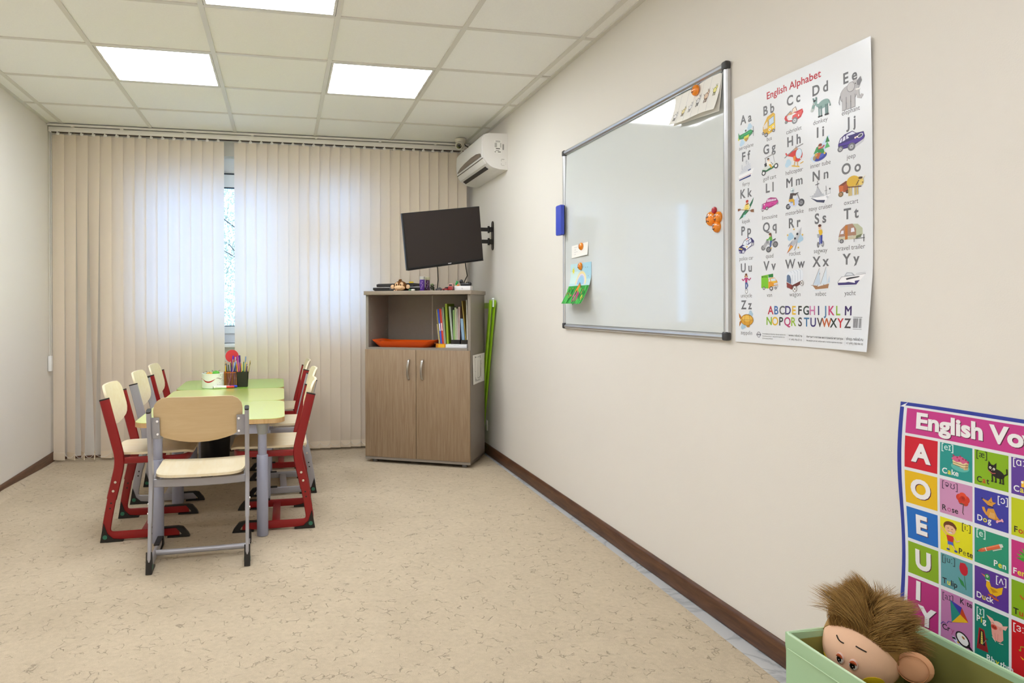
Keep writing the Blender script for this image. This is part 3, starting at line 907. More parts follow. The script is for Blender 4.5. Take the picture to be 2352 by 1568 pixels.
for x in (-.014, .004, .018):
    q = MB().use(m_blk); q.cyl((x, 0, .021), (x, 0, .029), .0045, n=12); q.build('stick', t)
t = cthing('dinosaur_toy', 'bright green plastic toy with orange feet on the white box', 'toy', .664, .135, TZ + .0338)
q = MB().use(mat('bright_green', '1E9E4A', .4)); q.tube([(-.012, 0, .006), (-.010, 0, .018), (-.004, 0, .030), (-.011, 0, .037)], [.005, .008, .006, .004], 10); q.tube([(-.004, 0, .026), (.006, -.004, .030), (.010, -.006, .024)], [.003, .003, .002], 8); q.build('toy_body', t)
q = MB().use(mat('orange_feet', 'D9822E', .45)); q.ball((.004, -.006, .0055), .012, .008, .0055, 12, 8); q.build('feet', t)
# ------------------------------------------------------------------ TV, air conditioner, camera, whiteboard
TV = thing('television', 'black flat television tilted on a wall arm above the cabinet', 'television', (2.768, 1.606, 1.624))
TV.rotation_euler = (Matrix.Rotation(R(15.7), 3, 'Z') @ Matrix.Rotation(R(5.5), 3, 'X') @ Matrix.Rotation(R(-8.2), 3, 'Y')).to_euler()
m_tvb = mat('tv_black_plastic', '151314', .3); m_scrn = mat('tv_dark_screen', '2C2422', .38, spec=.35)
w, h = .31, .195
q = MB().use(m_tvb); q.box(-w, w, 0, .03, -h, h, bev=.004); q.box(-w * .7, w * .7, .03, .055, -h * .8, h * .6, bev=.008); q.build('tv_housing', TV)
q = MB().use(m_scrn); q.box(-w + .007, w - .007, -.0012, .001, -h + .014, h - .007); q.build('screen', TV)
q = MB().use(m_tvb); q.prism([(-w, -h), (w, -h), (w - .004, -h - .006), (-w + .004, -h - .006)], -.004, .03, XZ); q.build('bottom_lip', TV)
q = MB().use(mat('pale_emblem', 'C9C9CB', .4)); q.box(.012, .040, -.0018, -.0012, -h + .004, -h + .010); q.build('emblem', TV)
for x, pts in ((-.06, [(-.06, .03, -.17), (-.058, .03, -.22), (-.060, .035, -.30), (-.062, .06, -.375)]), (.17, [(.17, .03, -.17), (.178, .035, -.25), (.186, .04, -.30), (.16, .05, -.345), (.14, .06, -.385)])):
    q = MB().use(m_blk); q.tube(pts, .0038, 8); q.build('cable', TV)
br = thing('tv_wall_bracket', 'black swivel arm bracket holding the television to the wall', 'wall bracket', (W, 1.805, 1.663))
q = MB().use(m_blk)
q.prism([(-.028 + .028 - .028 * math.cos(a) if 0 else .026 * math.cos(a), (.085 if math.sin(a) >= 0 else -.085) + .024 * math.sin(a)) for a in [2 * PI * k / 24 for k in range(24)]], -.006, -.001, lambda u, v, d: (d, u, v))
q.build('wall_plate', br)
for z in (.045, -.045):
    q = MB().use(m_blk)
    q.box(-.030, -.006, -.012, .012, z - .018, z + .018); q.cyl((-.034, 0, z - .026), (-.034, 0, z + .026), .008, n=14)
    q.box(-.22, -.034, -.004, .008, z - .014, z + .014); q.build('arm', br)
q = MB().use(mat('grey_zinc', 'A9A6A0', .4, metal=.5)); q.box(-.235, -.222, -.075, .03, -.05, .05); q.build('tilt_plate', br)

# air conditioner
ac = thing('air_conditioner', 'white wall air conditioner high in the corner above the television', 'air conditioner', (W, 1.446, 2.087))
m_ac = mat('ac_white', 'E6E3DF', .38)
LA = .765
prof = [(-.001, 0), (-.060, .004), (-.105, .014), (-.128, .026), (-.150, .046), (-.172, .080), (-.178, .115), (-.180, .18), (-.177, .225), (-.166, .244), (-.14, .252), (-.001, .254)]
q = MB().use(m_ac); q.prism(prof, 0, LA, lambda u, v, d: (u, d, v)); q.build('ac_housing', ac, ang=32)
q = MB().use(m_ac); q.prism([(-.176, .084), (-.1825, .118), (-.1845, .18), (-.181, .226), (-.168, .2475), (-.155, .2475), (-.155, .084)], .026, LA - .012, lambda u, v, d: (u, d, v)); q.build('front_panel', ac, ang=32)
q = MB().use(mat('ac_smoky_strip', '6E6259', .25)); 
pl = []
for k in range(13): u_ = k / 12; pl.append((.06 + (LA - .11) * u_, .098 + .040 * math.sin(PI * min(1, (1 - u_) * .62 + .0)) ** 1.0 * (1 if u_ > .02 else 0) + .004))
poly = [(.05, .092), (LA - .04, .092)] + [(y, z) for y, z in reversed(pl)]
def acf(u, v, d): return (-.1785 - .006 * (v - .084) / .035 - d if v < .119 else -.1835 - .002 * (v - .119) / .06 - d, u, v)
q.prism([(.050, .096), (LA - .045, .096), (LA - .05, .103), (LA - .14, .121), (LA - .28, .132), (.30, .138), (.16, .134), (.075, .122), (.050, .116)], -.001, .0022, acf); q.build('display_strip', ac)
q = MB().use(mat('ac_dark_slot', '1C1512', .6))
Mx = Matrix.Translation((-.128, 0, .0262)) @ Matrix.Rotation(R(36), 4, 'Y')
q.box(-.014, .014, .085, LA - .06, -.004, .0035, Mx); q.build('air_outlet', ac)
q = MB().use(m_ac); Mx = Matrix.Translation((-.1615, 0, .060)) @ Matrix.Rotation(R(57), 4, 'Y'); q.box(-.019, .019, .03, LA - .03, -.0025, .0025, Mx); q.build('louver', ac)
q = MB().use(mat('ac_seam', '5B5148', .6)); q.box(-.1785, -.172, .02, LA - .01, .0805, .0825); q.build('panel_seam', ac)
# label and pressed marks on the side
q = MB().use(mat('label_white', 'ECEBE6', .5)); q.box(-.098, -.044, -.001, 0, .115, .205); o = q.build('rating_label', ac)
q = MB().use(mat('label_ink', '55524E', .7))
for z in (.198, .192): q.box(-.088, -.054, -.0014, -.001, z, z + .0022)
for k in range(7): q.box(-.095, -.078, -.0014, -.001, .183 - k * .0045, .185 - k * .0045); q.box(-.055, -.047, -.0014, -.001, .183 - k * .0045, .185 - k * .0045)
q.box(-.086, -.056, -.0014, -.001, .143, .149); q.box(-.072, -.050, -.0014, -.001, .121, .126); q.box(-.095, -.086, -.0014, -.001, .121, .126); q.box(-.088, -.062, -.0014, -.001, .131, .134)
q.build('label_print', o)
q = MB().use(mat('label_ink', '55524E', .7))
for k in range(9): q.box(-.038, -.027, -.0008, 0, .140 + k * .0045, .1425 + k * .0045)
q.build('side_barcode', ac)
q = MB().use(mat('pressed_line', '8E8A84', .6)); 
for a in ((-.046, -.024, .074, .0755), (-.044, -.024, .071, .0722), (-.044, -.024, .030, .0315), (-.0475, -.046, .058, .072), (-.0475, -.046, .033, .046), (-.016, -.012, .052, .0535), (-.016, -.012, .040, .0415)): q.box(a[0], a[1], -.0007, 0, a[2], a[3])
q.build('knockout_marks', ac)

# dome camera on the ceiling
cc = thing('security_camera', 'small white dome camera on the ceiling beside the air conditioner', 'security camera', (3.025, 2.15, 2.4592))
m_cc = mat('camera_cream', 'D8D2C4', .45)
q = MB().use(m_cc); q.lathe([(.040, 0), (.044, -.004), (.043, -.016), (.038, -.030), (.030, -.046)], 28); q.build('camera_base', cc)
q = MB().use(m_cc); q.ball((-.006, -.012, -.050), .036, .036, .036, 24, 16); o = q.build('camera_ball', cc)
dv = Vector((-.42, -.80, -.42)).normalized()
cpt = Vector((-.006, -.012, -.050))
Ml = Matrix.Translation(cpt) @ dv.to_track_quat('Z', 'Y').to_matrix().to_4x4()
q = MB().use(m_cc); q.lathe([(.030, .012), (.029, .036), (.026, .041), (.0225, .041), (.0215, .036)], 28, Ml); q.build('lens_ring', o)
q = MB().use(mat('camera_lens', '3E3A20', .12, coat=1.)); q.lathe([(.022, .034), (.022, .037), (.012, .0385), (.011, .036), (.001, .036)], 24, Ml); q.build('lens', o)
q = MB().use(m_blk); q.lathe([(.0095, .037), (.0095, .039), (.004, .041), (.0005, .0412)], 20, Ml); q.build('lens_centre', o)
q = MB().use(m_blk); q.tube([(.03, .02, -.012), (.07, .12, -.02), (.12, .19, -.024)], .004, 8); q.build('camera_cable', cc)

# whiteboard
YB0, YB1, ZB0, ZB1 = .405, -1.091, 1.013, 1.994
wb = thing('whiteboard', 'large white board with aluminium frame on the right wall', 'whiteboard', (W, 0, 0))
m_wbs = mat('whiteboard_enamel', 'D6DAD9', .06, spec=.42)
m_alu = mat('aluminium', 'CDCFD2', .3, metal=.85); m_cap = mat('dark_grey_cap', '3B3A3B', .5)
q = MB().use(m_wbs); q.slab(lambda u, v, sd: (-.012 + .0015 * sd + .062 * max(0, ZB0 + .012 + (ZB1 - ZB0 - .024) * v - 1.60) ** 2, YB1 + .012 + (YB0 - YB1 - .024) * u, ZB0 + .012 + (ZB1 - ZB0 - .024) * v), 4, 40); q.box(-.0025, -.0012, YB1 + .012, YB0 - .012, ZB0 + .012, ZB1 - .012); q.build('writing_surface', wb)
fp = [(-.001, 0), (-.014, 0), (-.020, .004), (-.022, .010), (-.020, .017), (-.014, .0225), (-.012, .0225), (-.012, .024), (-.001, .024)]
def rail(axis, a, b, edge, sgn):
    q = MB().use(m_alu)
    if axis == 'y': loops = [[(d, t, edge + sgn * w_) for d, w_ in fp] for t in (a, b)]
    else: loops = [[(d, edge + sgn * w_, t) for d, w_ in fp] for t in (a, b)]
    q.ring(loops); q.build('frame_rail', wb, ang=28)
rail('y', YB1 + .024, YB0 - .024, ZB0, 1); rail('y', YB1 + .024, YB0 - .024, ZB1, -1)
rail('z', ZB0 + .024, ZB1 - .024, YB0, -1); rail('z', ZB0 + .024, ZB1 - .024, YB1, 1)
for y, sy in ((YB0, -1), (YB1, 1)):
    for z, sz in ((ZB0, 1), (ZB1, -1)):
        q = MB().use(m_cap)
        a, b2 = sorted((y - sy * .002, y + sy * .027)); c, d2 = sorted((z - sz * .002, z + sz * .030))
        q.box(-.024, -.0008, a, b2, c, d2, bev=.007, seg=3); q.build('corner_cap', wb)
BX = W - .0122                      # the board's face
t = thing('board_eraser', 'blue board eraser stuck on the left edge of the whiteboard', 'eraser', (W - .0225, .400, 1.610))
q = MB().use(mat('blue_plastic', '3F52C4', .35)); 
q.prism([(-.040, -.078), (-.034, -.083), (.026, -.083), (.034, -.078), (.034, .078), (.026, .083), (-.034, .083), (-.040, .078)], -.036, -.008, lambda u, v, d: (d * (1 - .35 * (v / .083) ** 2), u, v)); q.build('eraser_grip', t)
q = MB().use(mat('dark_felt', '23243A', .9)); q.box(-.008, 0, -.034, .032, -.080, .080); q.build('felt_pad', t)

# magnets with printed faces
m_mo = mat('orange_magnet', 'F08A12', .18, coat=.6); m_bkm = mat('face_black', '1A120E', .4); m_whm = mat('face_white', 'F6F2EA', .3)
def magnet(label, y, z, r, face, off=0.):
    t = thing('smiley_magnet', label, 'magnet', (BX - off - .0004, y, z), (0, 0, 0), 'round face magnets on the whiteboard')
    q = MB().use(m_mo)
    loops = []
    for k in range(9):
        a = PI / 2 * k / 8 * .985
        loops.append([(-.014 * math.sin(a) - .001, r * math.cos(a) * math.cos(b_), r * math.cos(a) * math.sin(b_)) for b_ in [2 * PI * i / 24 for i in range(24)]])
    q.ring([[(0, p[1], p[2]) for p in loops[0]]] + loops); q.build('magnet_cap', t)
    def pt(u, v, lift=.0006):       # u to the viewer's right (towards -y), v up, in parts of the radius
        d = min(.98, math.hypot(u, v))
        return Vector((-.0145 * math.sqrt(1 - d * d) - .001 - lift, -u * r, v * r))
    def blob(m, u, v, a, b_, lift=.0006):
        q.use(m); n = 10
        q.add([pt(u, v, lift)] + [pt(u + a * math.cos(2 * PI * i / n), v + b_ * math.sin(2 * PI * i / n), lift) for i in range(n)], [(0, 1 + i, 1 + (i + 1) % n) for i in range(n)])
    q = MB()
    for ex in (-.42, -.08):
        blob(m_whm, ex, .30, .14, .20); blob(m_bkm, ex + .02, .22, .09, .14, .0012)
        q.use(m_bkm); q.tube([pt(ex - .14, .52), pt(ex, .60 if face != 'sad' else .50), pt(ex + .14, .50)], .0006, 5)
    sg = {'sad': -1, 'smile': 1, 'grin': 1}[face]
    mp = [(-.58 + .11 * i, (-.42 if sg > 0 else -.30) + sg * .16 * ((i - 3.5) / 3.5) ** 2 - (0 if sg > 0 else 0)) for i in range(8)]
    q.use(m_bkm); q.tube([pt(a, b_) for a, b_ in mp], .0009, 5)
    if face == 'grin': blob(m_bkm, -.24, -.45, .24, .14, .0006); blob(m_mo, -.22, -.52, .13, .05, .0012)
    q.build('printed_face', t, fix=False)
    return t
magnet('orange face magnet holding the sheet of animal pictures', -.905, 1.945, .021, 'smile', .008)
magnet('frowning orange face magnet, largest left one of the cluster', -.990, 1.452, .027, 'sad')
magnet('laughing orange face magnet at the right of the cluster', -1.035, 1.452, .021, 'grin')
magnet('laughing orange face magnet at the bottom of the cluster', -1.027, 1.418, .021, 'grin')
magnet('orange face magnet on the small white note', .157, 1.446, .020, 'smile', .003)
magnet('orange face magnet at the top of the child drawing', .168, 1.343, .020, 'smile', .003)
t = thing('round_magnet', 'small plain red round magnet above the orange cluster', 'magnet', (BX - .0004, -1.012, 1.480))
q = MB().use(mat('red_magnet', 'B02A34', .3)); q.lathe([(.012, 0), (.0125, .004), (.011, .007), (.007, .0085), (.0005, .0088)], 22, Matrix.Rotation(R(-90), 4, 'Y')); q.build('magnet_cap', t)

# wall socket half hidden behind the cabinet, folded green frame in the corner
t = thing('wall_socket', 'white wall socket low on the right wall behind the cabinet', 'socket', (W, 1.985, .218))
q = MB().use(mat('socket_white', 'DDD8D0', .4)); q.box(-.010, -.0005, -.035, .035, -.04, .04, bev=.003); q.build('socket_plate', t)
m_lime = mat('lime_wood_paint', '98C81E', .4)
t = thing('folded_easel', 'folded lime green wooden frame leaning in the corner behind the cabinet', 'easel', (0, 0, 0))
top1, top2 = Vector((3.138, 1.700, 1.178)), Vector((3.168, 1.700, 1.178))
bt1, bt2 = Vector((3.134, 2.02, .0125)), Vector((3.1585, 2.04, .0125))
for a, c in ((top1, bt1), (top2, bt2)):
    q = MB().use(m_lime); q.sweep([c, a], (1, 0, 0), .036, .021, n=8, pw=8); q.build('rail', t)
q = MB().use(m_lime); q.box(3.150, 3.157, 1.715, 2.14, 1.118, 1.160); q.build('cross_bar', t)
q = MB().use(mat('white_hook', 'E4EFE8', .4)); q.box(3.1485, 3.1575, 1.682, 1.70, 1.13, 1.185); q.ball((3.153, 1.69, 1.188), .012, .010, .008, 12, 8); q.build('hook', t)
# ------------------------------------------------------------------ things on and under the tables
TT = .5874
t = thing('wastebasket', 'black ribbed waste basket on the carpet under the farthest table', 'waste basket', (1.167, 2.142, .0075))
q = MB().use(mat('black_bin', '141014', .4))
lo = []
for r_, z in ((.092, 0), (.096, .003), (.112, .36), (.118, .365), (.118, .378), (.112, .378), (.107, .36), (.09, .008), (.02, .006)):
    lo.append([((r_ + (.0018 if k % 2 and z < .36 else 0)) * math.cos(2 * PI * k / 72), (r_ + (.0018 if k % 2 and z < .36 else 0)) * math.sin(2 * PI * k / 72), z) for k in range(72)])
q.ring(lo); q.build('basket', t)

t = thing('round_tin', 'white round tin with a red ribbon pattern on the table', 'tin', (1.186, 1.755, TT))
q = MB().use(mat('tin_white', 'EEF0EE', .3)); q.lathe([(.068, 0), (.071, .002), (.071, .094), (.0725, .095), (.0725, .099), (.070, .0995), (.0695, .006), (.001, .005)], 40); q.build('tin_body', t)
q = MB().use(mat('ribbon_red', 'B22030', .4))
def on_tin(a, z, r=.0716): return (r * math.sin(R(a)), -r * math.cos(R(a)), z)
def band(q, pts, w):
    vs = []
    for i, (a, z) in enumerate(pts):
        f = 1 - abs(2 * i / (len(pts) - 1) - 1) ** 3
        vs += [on_tin(a, z - w * f), on_tin(a, z + w * f)]
    q.add(vs, [(2 * i, 2 * i + 2, 2 * i + 3, 2 * i + 1) for i in range(len(pts) - 1)])
band(q, [(-60 + 10 * i, .066 - .022 * math.sin(PI * i / 8)) for i in range(9)], .0045)
band(q, [(-88 + 4 * i, .060 + .005 * math.sin(PI * i / 6)) for i in range(7)], .003)
q.use(mat('ribbon_dark', '6B4038', .5)); band(q, [(20 + 5 * i, .066 + .004 * math.sin(PI * i / 4)) for i in range(9)], .0018)
for k in range(16):
    a = random.uniform(40, 88); z = random.uniform(.03, .085); band(q, [(a, z), (a + 3, z + .004), (a + 5, z + random.uniform(-.008, .008))], .0016)
for k in range(3): band(q, [(28 + 9 * k, .022), (30 + 9 * k, .028), (33 + 9 * k, .024), (34 + 9 * k, .018)], .0010)
q.build('ribbon_print', t, fix=False)
def blob(name, label, x, y, z, r, col, rz=.75):
    t = thing(name, label, 'toy', (1.186 + x, 1.755 + y, TT + z))
    q = MB().use(mat(col, col, .4)); q.ball((0, 0, 0), r, r * .8, r * rz, 18, 12); q.build('toy_body', t)
    q = MB().use(m_blk)
    for k in range(3):
        a = 2.1 * k + .6; q.tube([(r * .7 * math.cos(a), r * .5 * math.sin(a), r * .35), (r * 1.1 * math.cos(a), r * .8 * math.sin(a), r * .8), (r * 1.35 * math.cos(a), r * math.sin(a), r * .75)], .0011, 5); q.build('feeler' if k == 0 else 'feeler', t) if k == 2 else None
    return t
blob('beetle_toy', 'bright green beetle toy lying on top in the white tin', .022, -.02, .099, .024, '5DB83A')
blob('beetle_toy', 'orange yellow beetle toy on top in the white tin', -.022, .005, .094, .021, 'E2A63A', .6)
blob('beetle_toy', 'pale green beetle toy at the left rim of the white tin', -.046, .02, .088, .017, '9FCB9A', .6)

# cups
mo_ = mat('orange_mesh_metal', 'B8622C', .4, metal=.3); mi_ = mat('orange_mesh_wall', '8F4A22', .5)
t = thing('pencil_cup', 'orange brown mesh pencil cup between the tin and the black cup', 'pencil cup', (1.300, 1.815, TT))
q = MB().use(mo_)
def rr(hx, hy, z, r=.012): return [(x, y, z) for x, y in rect(-hx, hx, -hy, hy, r, 4)]
q.ring([rr(.044, .036, .094), rr(.0465, .0385, .094), rr(.0465, .0385, .101), rr(.044, .036, .101)], wrap=True)
for sx in (-1, 1):
    for sy in (-1, 1): q.cyl((sx * .040, sy * .033, 0), (sx * .041, sy * .034, .098), .0028, n=8)
q.ring([rr(.044, .037, 0), rr(.044, .037, .004)]); q.build('cup_frame', t)
q = MB().use(mi_)
for z in [.008 + .0072 * k for k in range(12)]: q.ring([rr(.0428, .0355, z), rr(.0434, .0361, z), rr(.0434, .0361, z + .0022), rr(.0428, .0355, z + .0022)], wrap=True)
for k in range(18):
    x = -.034 + .004 * k
    for s in (-1, 1): q.box(x, x + .0014, s * .0358 - .0004, s * .0358 + .0004, .004, .094)
for k in range(14):
    y = -.027 + .004 * k
    for s in (-1, 1): q.box(s * .0431 - .0004, s * .0431 + .0004, y, y + .0014, .004, .094)
q.build('mesh_wall', t)
t = thing('pencil_cup', 'square black pencil cup right of the orange mesh cup', 'pencil cup', (1.380, 1.778, TT))
q = MB().use(mat('black_cup', '1D1C12', .35)); q.ring([rr(.032, .030, 0, .006), rr(.034, .032, .002, .006), rr(.040, .038, .104, .007), rr(.0385, .0365, .104, .006), rr(.031, .029, .004, .005)]); q.build('cup_body', t)

def stick(kind, label, cup, x, y, lx, ly, L, col, tip=None, r=.0037, group=None):
    """pencil, pen or brush standing in a cup: base offset x, y; lean lx, ly over its length"""
    cx_, cy_ = cup
    p0 = Vector((cx_ + x, cy_ + y, TT + .0062)); d = Vector((lx, ly, math.sqrt(max(.01, L * L - lx * lx - ly * ly)))).normalized()
    t = thing(kind, label, kind.replace('_', ' '), p0, d.to_track_quat('Z', 'Y').to_euler(), group or ('pencils and pens in the ' + ('mesh cup' if cx_ < 1.34 else 'black cup')))
    b_ = MB().use(mat(kind + '_' + col, col, .35))
    if kind == 'pencil':
        b_.cyl((0, 0, 0), (0, 0, L - .016), r, n=6); b_.build('shaft', t)
        c = MB().use(mat('pencil_wood', 'D9B27C', .6)); c.cyl((0, 0, L - .016), (0, 0, L - .004), r, r * .38, n=6); o = c.build('sharpened_wood', t)
        c = MB().use(mat('lead_' + (tip or col), tip or col, .5)); c.cyl((0, 0, L - .004), (0, 0, L), r * .38, .0004, n=6); c.build('lead', o)
    elif kind == 'paint_brush':
        b_.tube([(0, 0, 0), (0, 0, L * .6), (0, 0, L - .040)], [r * .55, r, r * .7], 8); b_.build('shaft', t)
        c = MB().use(mat('brush_ferrule', 'C9B274', .3, metal=.8)); c.cyl((0, 0, L - .040), (0, 0, L - .020), r * .72, r * .8, n=10); c.build('ferrule', t)
        c = MB().use(mat('bristle_' + (tip or '3A2A1C'), tip or '3A2A1C', .8)); c.tube([(0, 0, L - .020), (0, 0, L - .010), (0, 0, L)], [r * .75, r * .95, .0006], 8); c.build('bristles', t)
    else:
        b_.cyl((0, 0, 0), (0, 0, L - .045), r, n=12); b_.build('barrel', t)
        c = MB().use(mat('pen_cap_' + (tip or col), tip or col, .3)); c.tube([(0, 0, L - .045), (0, 0, L - .004), (0, 0, L)], [r * 1.15, r * 1.1, r * .7], 12); c.build('pen_cap', t)
    return t
A_, B_ = (1.300, 1.815), (1.380, 1.778)
for k, (x, lx, L, c, tp, lb) in enumerate([
    (-.034, .000, .150, 'E2B81E', '6A5A20', 'yellow pencil standing at the far left of the mesh cup'),
    (-.026, -.012, .165, '1F1E22', '3A3A3A', 'black pencil leaning left in the mesh cup'),
    (-.016, -.018, .168, '20304A', '26262A', 'dark navy pencil leaning left in the mesh cup'),
    (-.004, -.014, .160, '3A4A2A', '3A4A2A', 'dark green pencil in the mesh cup'),
    (.006, -.010, .172, '6E6A22', '55501A', 'olive pencil in the middle of the mesh cup'),
    (.010, .004, .185, 'C89A4E', 'B0402E', 'tan wooden pencil in the middle of the mesh cup'),
    (.020, .010, .175, '2A5A9A', '2A5A9A', 'blue pencil at the right of the mesh cup'),
    (.028, .008, .170, '3A3A40', 'D0D0D0', 'grey pencil at the right edge of the mesh cup')]):
    stick('pencil', lb, A_, x, (-.012, .014, .0)[k % 3], lx, (.004, -.006, .002)[k % 3], L, c, tp)
stick('pen', 'tall violet pen standing in the mesh cup before the red disc', A_, -.006, .006, .022, 0, .205, '4A1FA8', '5526C0', .0048)
stick('pen', 'slim purple pen with white end in the mesh cup', A_, .012, .018, .018, 0, .195, '6A4AC0', 'C9C2DD', .004)
stick('pen', 'pale blue pen leaning steeply across the front of the mesh cup', A_, -.018, -.024, .052, -.004, .172, 'A58AB8', '7E9ADB', .004)
for k, (x, lx, L, c, tp, lb) in enumerate([
    (-.024, -.016, .165, 'E79A2C', 'D9A25A', 'orange pencil at the left of the black cup'),
    (-.016, -.006, .175, 'C8621C', 'C8621C', 'dark orange pencil in the black cup'),
    (-.008, .002, .160, 'F0C22E', 'E8B81C', 'bright yellow pencil in the black cup'),
    (.002, .006, .180, '2F7A32', '2F7A32', 'green pencil in the middle of the black cup'),
    (.008, .012, .178, 'E8D23A', 'E8D23A', 'lemon yellow pencil in the black cup'),
    (.014, .016, .165, '3A66C0', '3A66C0', 'blue pencil at the right of the black cup'),
    (.020, .012, .150, '6A3A20', '2A1A10', 'short brown pencil at the right of the black cup'),
    (-.020, .004, .170, 'C23A34', 'C23A34', 'red pencil at the back of the black cup')]):
    stick('pencil', lb, B_, x, (-.010, .012, .002)[k % 3], lx, (.002, .006, -.004)[k % 3], L, c, tp)
stick('pen', 'thick purple marker standing in the black cup', B_, -.012, .016, -.010, .004, .208, '5A2A8A', '4A1A7A', .0058)
stick('pen', 'magenta marker leaning left in the black cup', B_, -.022, .010, -.014, .006, .205, 'B03A9A', 'A02C8C', .0052)
stick('pen', 'pale blue pen standing tall at the right of the black cup', B_, .006, .018, .014, 0, .200, '8FA9CC', '7A94B8', .004)
for k, (x, lx, L, tp) in enumerate([(.018, .034, .178, 'B59A5A'), (.022, .030, .165, '2A1E14'), (.024, .026, .172, 'D8CBA0')]):
    stick('paint_brush', ('thin paint brush leaning out at the right of the black cup, longest', 'dark tipped paint brush leaning right in the black cup', 'pale tipped paint brush leaning right in the black cup')[k], B_, x, -.008 + .010 * k, lx, 0, L, ('D0C48A', '7A5A34', '3A2A20')[k], tp, .003)

# red round paddle standing behind the pencils
t = thing('red_paddle', 'red round paddle standing upright in the mesh cup', 'paddle', (1.306, 1.838, TT + .0065))
q = MB().use(mat('paddle_red', 'D0303A', .45)); q.prism([(.044 * math.cos(2 * PI * k / 40), .1995 + .044 * math.sin(2 * PI * k / 40)) for k in range(40)], -.002, .002, XZ); q.build('disc', t)
q = MB().use(mat('paddle_red', 'D0303A', .45)); q.box(-.005, .005, -.0025, .0025, 0, .18); q.build('handle', t)
# markers lying in front
def marker(label, x, y, rz, body, capc, L=.135, r=.0088):
    t = thing('marker_pen', label, 'marker', (x, y, TT + r + .0002), (0, 0, rz), 'markers lying in front of the cups')
    Mx = Matrix.Rotation(R(90), 4, 'Y')
    q = MB().use(mat('marker_' + body, body, .35)); q.lathe([(r * .9, 0), (r, .002), (r, L * .62)], 18, Mx); q.build('barrel', t)
    q = MB().use(mat('marker_cap_' + capc, capc, .3)); q.lathe([(r * .95, L * .62), (r * 1.02, L * .63), (r * .98, L * .96), (r * .7, L)], 18, Mx); q.build('pen_cap', t)
    q = MB().use(mat('marker_end', '3A3436', .4)); q.lathe([(r * .7, -.003), (r * .92, 0)], 18, Mx); q.build('end_plug', t)
    q = MB().use(mat('marker_print', '77737A', .6)); Z = r * 1.004
    for a, b_ in ((.010, .026), (.040, .056)): q.add([(x_, -Z * math.sin(R(g)), Z * math.cos(R(g))) for x_, g in ((a, 50), (b_, 50), (b_, 84), (a, 84))], [(0, 1, 2, 3)])
    q.build('barrel_print', t, fix=False)
marker('white marker with a red cap lying in front of the tin', 1.196, 1.676, R(5), 'EFECE6', 'D8392C')
marker('white marker with a blue cap lying behind the red capped one', 1.214, 1.700, R(4), 'E9E6E6', '2B3FC4')
# ------------------------------------------------------------------ flat prints: a little drawing kit
class Print:
    """flat shapes laid over each other on a sheet; fn(u, v, lift) -> point"""
    def __init__(s, fn, step=.00007, base=1):
        s.q = MB(); s.fn = fn; s.n = base; s.step = step; s.T = None; s.base = base; s.stack = False
    def m(s, c): s.q.use(mat('print_' + c, c, .45)); s.n += 1
    def at(s, ox, oy, sx, sy=None, rot=0):
        sy = sx if sy is None else sy; c, n = math.cos(R(rot)), math.sin(R(rot))
        s.T = lambda u, v: (ox + sx * (u * c - v * n), oy + sy * (u * n + v * c))
        s.n = s.base
        return s
    def flat(s): s.T = None; s.n = s.base; return s
    def layer(s, n): s.n = n; return s
    def P(s, c, pts, sub=0):
        s.m(c); l = s.step * s.n
        pp = [s.T(*p) if s.T else p for p in pts]
        tri = tessellate_polygon([[Vector((p[0], p[1], 0)) for p in pp]])
        s.q.add([s.fn(p[0], p[1], l) for p in pp], [tuple(t) for t in tri])
        return s
    def B(s, c, x0, x1, y0, y1, nx=6, ny=6):                 # larger block, follows the sheet's curl
        n0 = s.n; s.m(c); l = s.step * s.n
        if not s.stack: s.n = n0
        s.q.sheet(lambda a, b: s.fn(x0 + (x1 - x0) * a, y0 + (y1 - y0) * b, l), nx, ny)
        return s
    def E(s, c, cx, cy, rx, ry=None, rot=0, n=18, a0=0, a1=360):
        ry = rx if ry is None else ry; co, si = math.cos(R(rot)), math.sin(R(rot)); pts = []
        for k in range(n if a1 - a0 >= 360 else n + 1):
            a = R(a0 + (a1 - a0) * k / n); x, y = rx * math.cos(a), ry * math.sin(a)
            pts.append((cx + x * co - y * si, cy + x * si + y * co))
        return s.P(c, pts)
    def L(s, c, w, *pts):                                    # thick line
        s.m(c); l = s.step * s.n; vs = []; fs = []
        for i in range(len(pts) - 1):
            (x0, y0), (x1, y1) = pts[i], pts[i + 1]
            d = math.hypot(x1 - x0, y1 - y0) or 1; nx, ny = -(y1 - y0) / d * w / 2, (x1 - x0) / d * w / 2
            e = w * .35; ex, ey = (x1 - x0) / d * e, (y1 - y0) / d * e
            o = len(vs)
            vs += [(x0 - ex + nx, y0 - ey + ny), (x0 - ex - nx, y0 - ey - ny), (x1 + ex - nx, y1 + ey - ny), (x1 + ex + nx, y1 + ey + ny)]
            fs.append((o, o + 1, o + 2, o + 3))
        s.q.add([s.fn(*((s.T(*p) if s.T else p)), l) for p in vs], fs)
        return s
    def wheel(s, x, y, r, rim='C9C9CC', ty='4A4A4E'):
        return s.E(ty, x, y, r).E(rim, x, y, r * .55).E('6E6E72', x, y, r * .15)
    def text(s, c, body, x, y, h, align='c', bold=0., wd=None):
        """h = height of a capital letter; y = baseline; wd = fixed width"""
        vs, fs, w = glyphs(body, bold)
        if not vs: return s
        n0 = s.n; s.m(c); l = s.step * s.n; k = h / .682; kx = k if wd is None else wd / w
        ox = x - (w * kx / 2 if align == 'c' else w * kx if align == 'r' else 0)
        s.q.add([s.fn(*(s.T(a, b) if s.T else (a, b)), l) for a, b in ((ox + p[0] * kx, y + p[1] * k) for p in vs)], fs)
        if s.T is None: s.n = n0
        return s
GL = {}
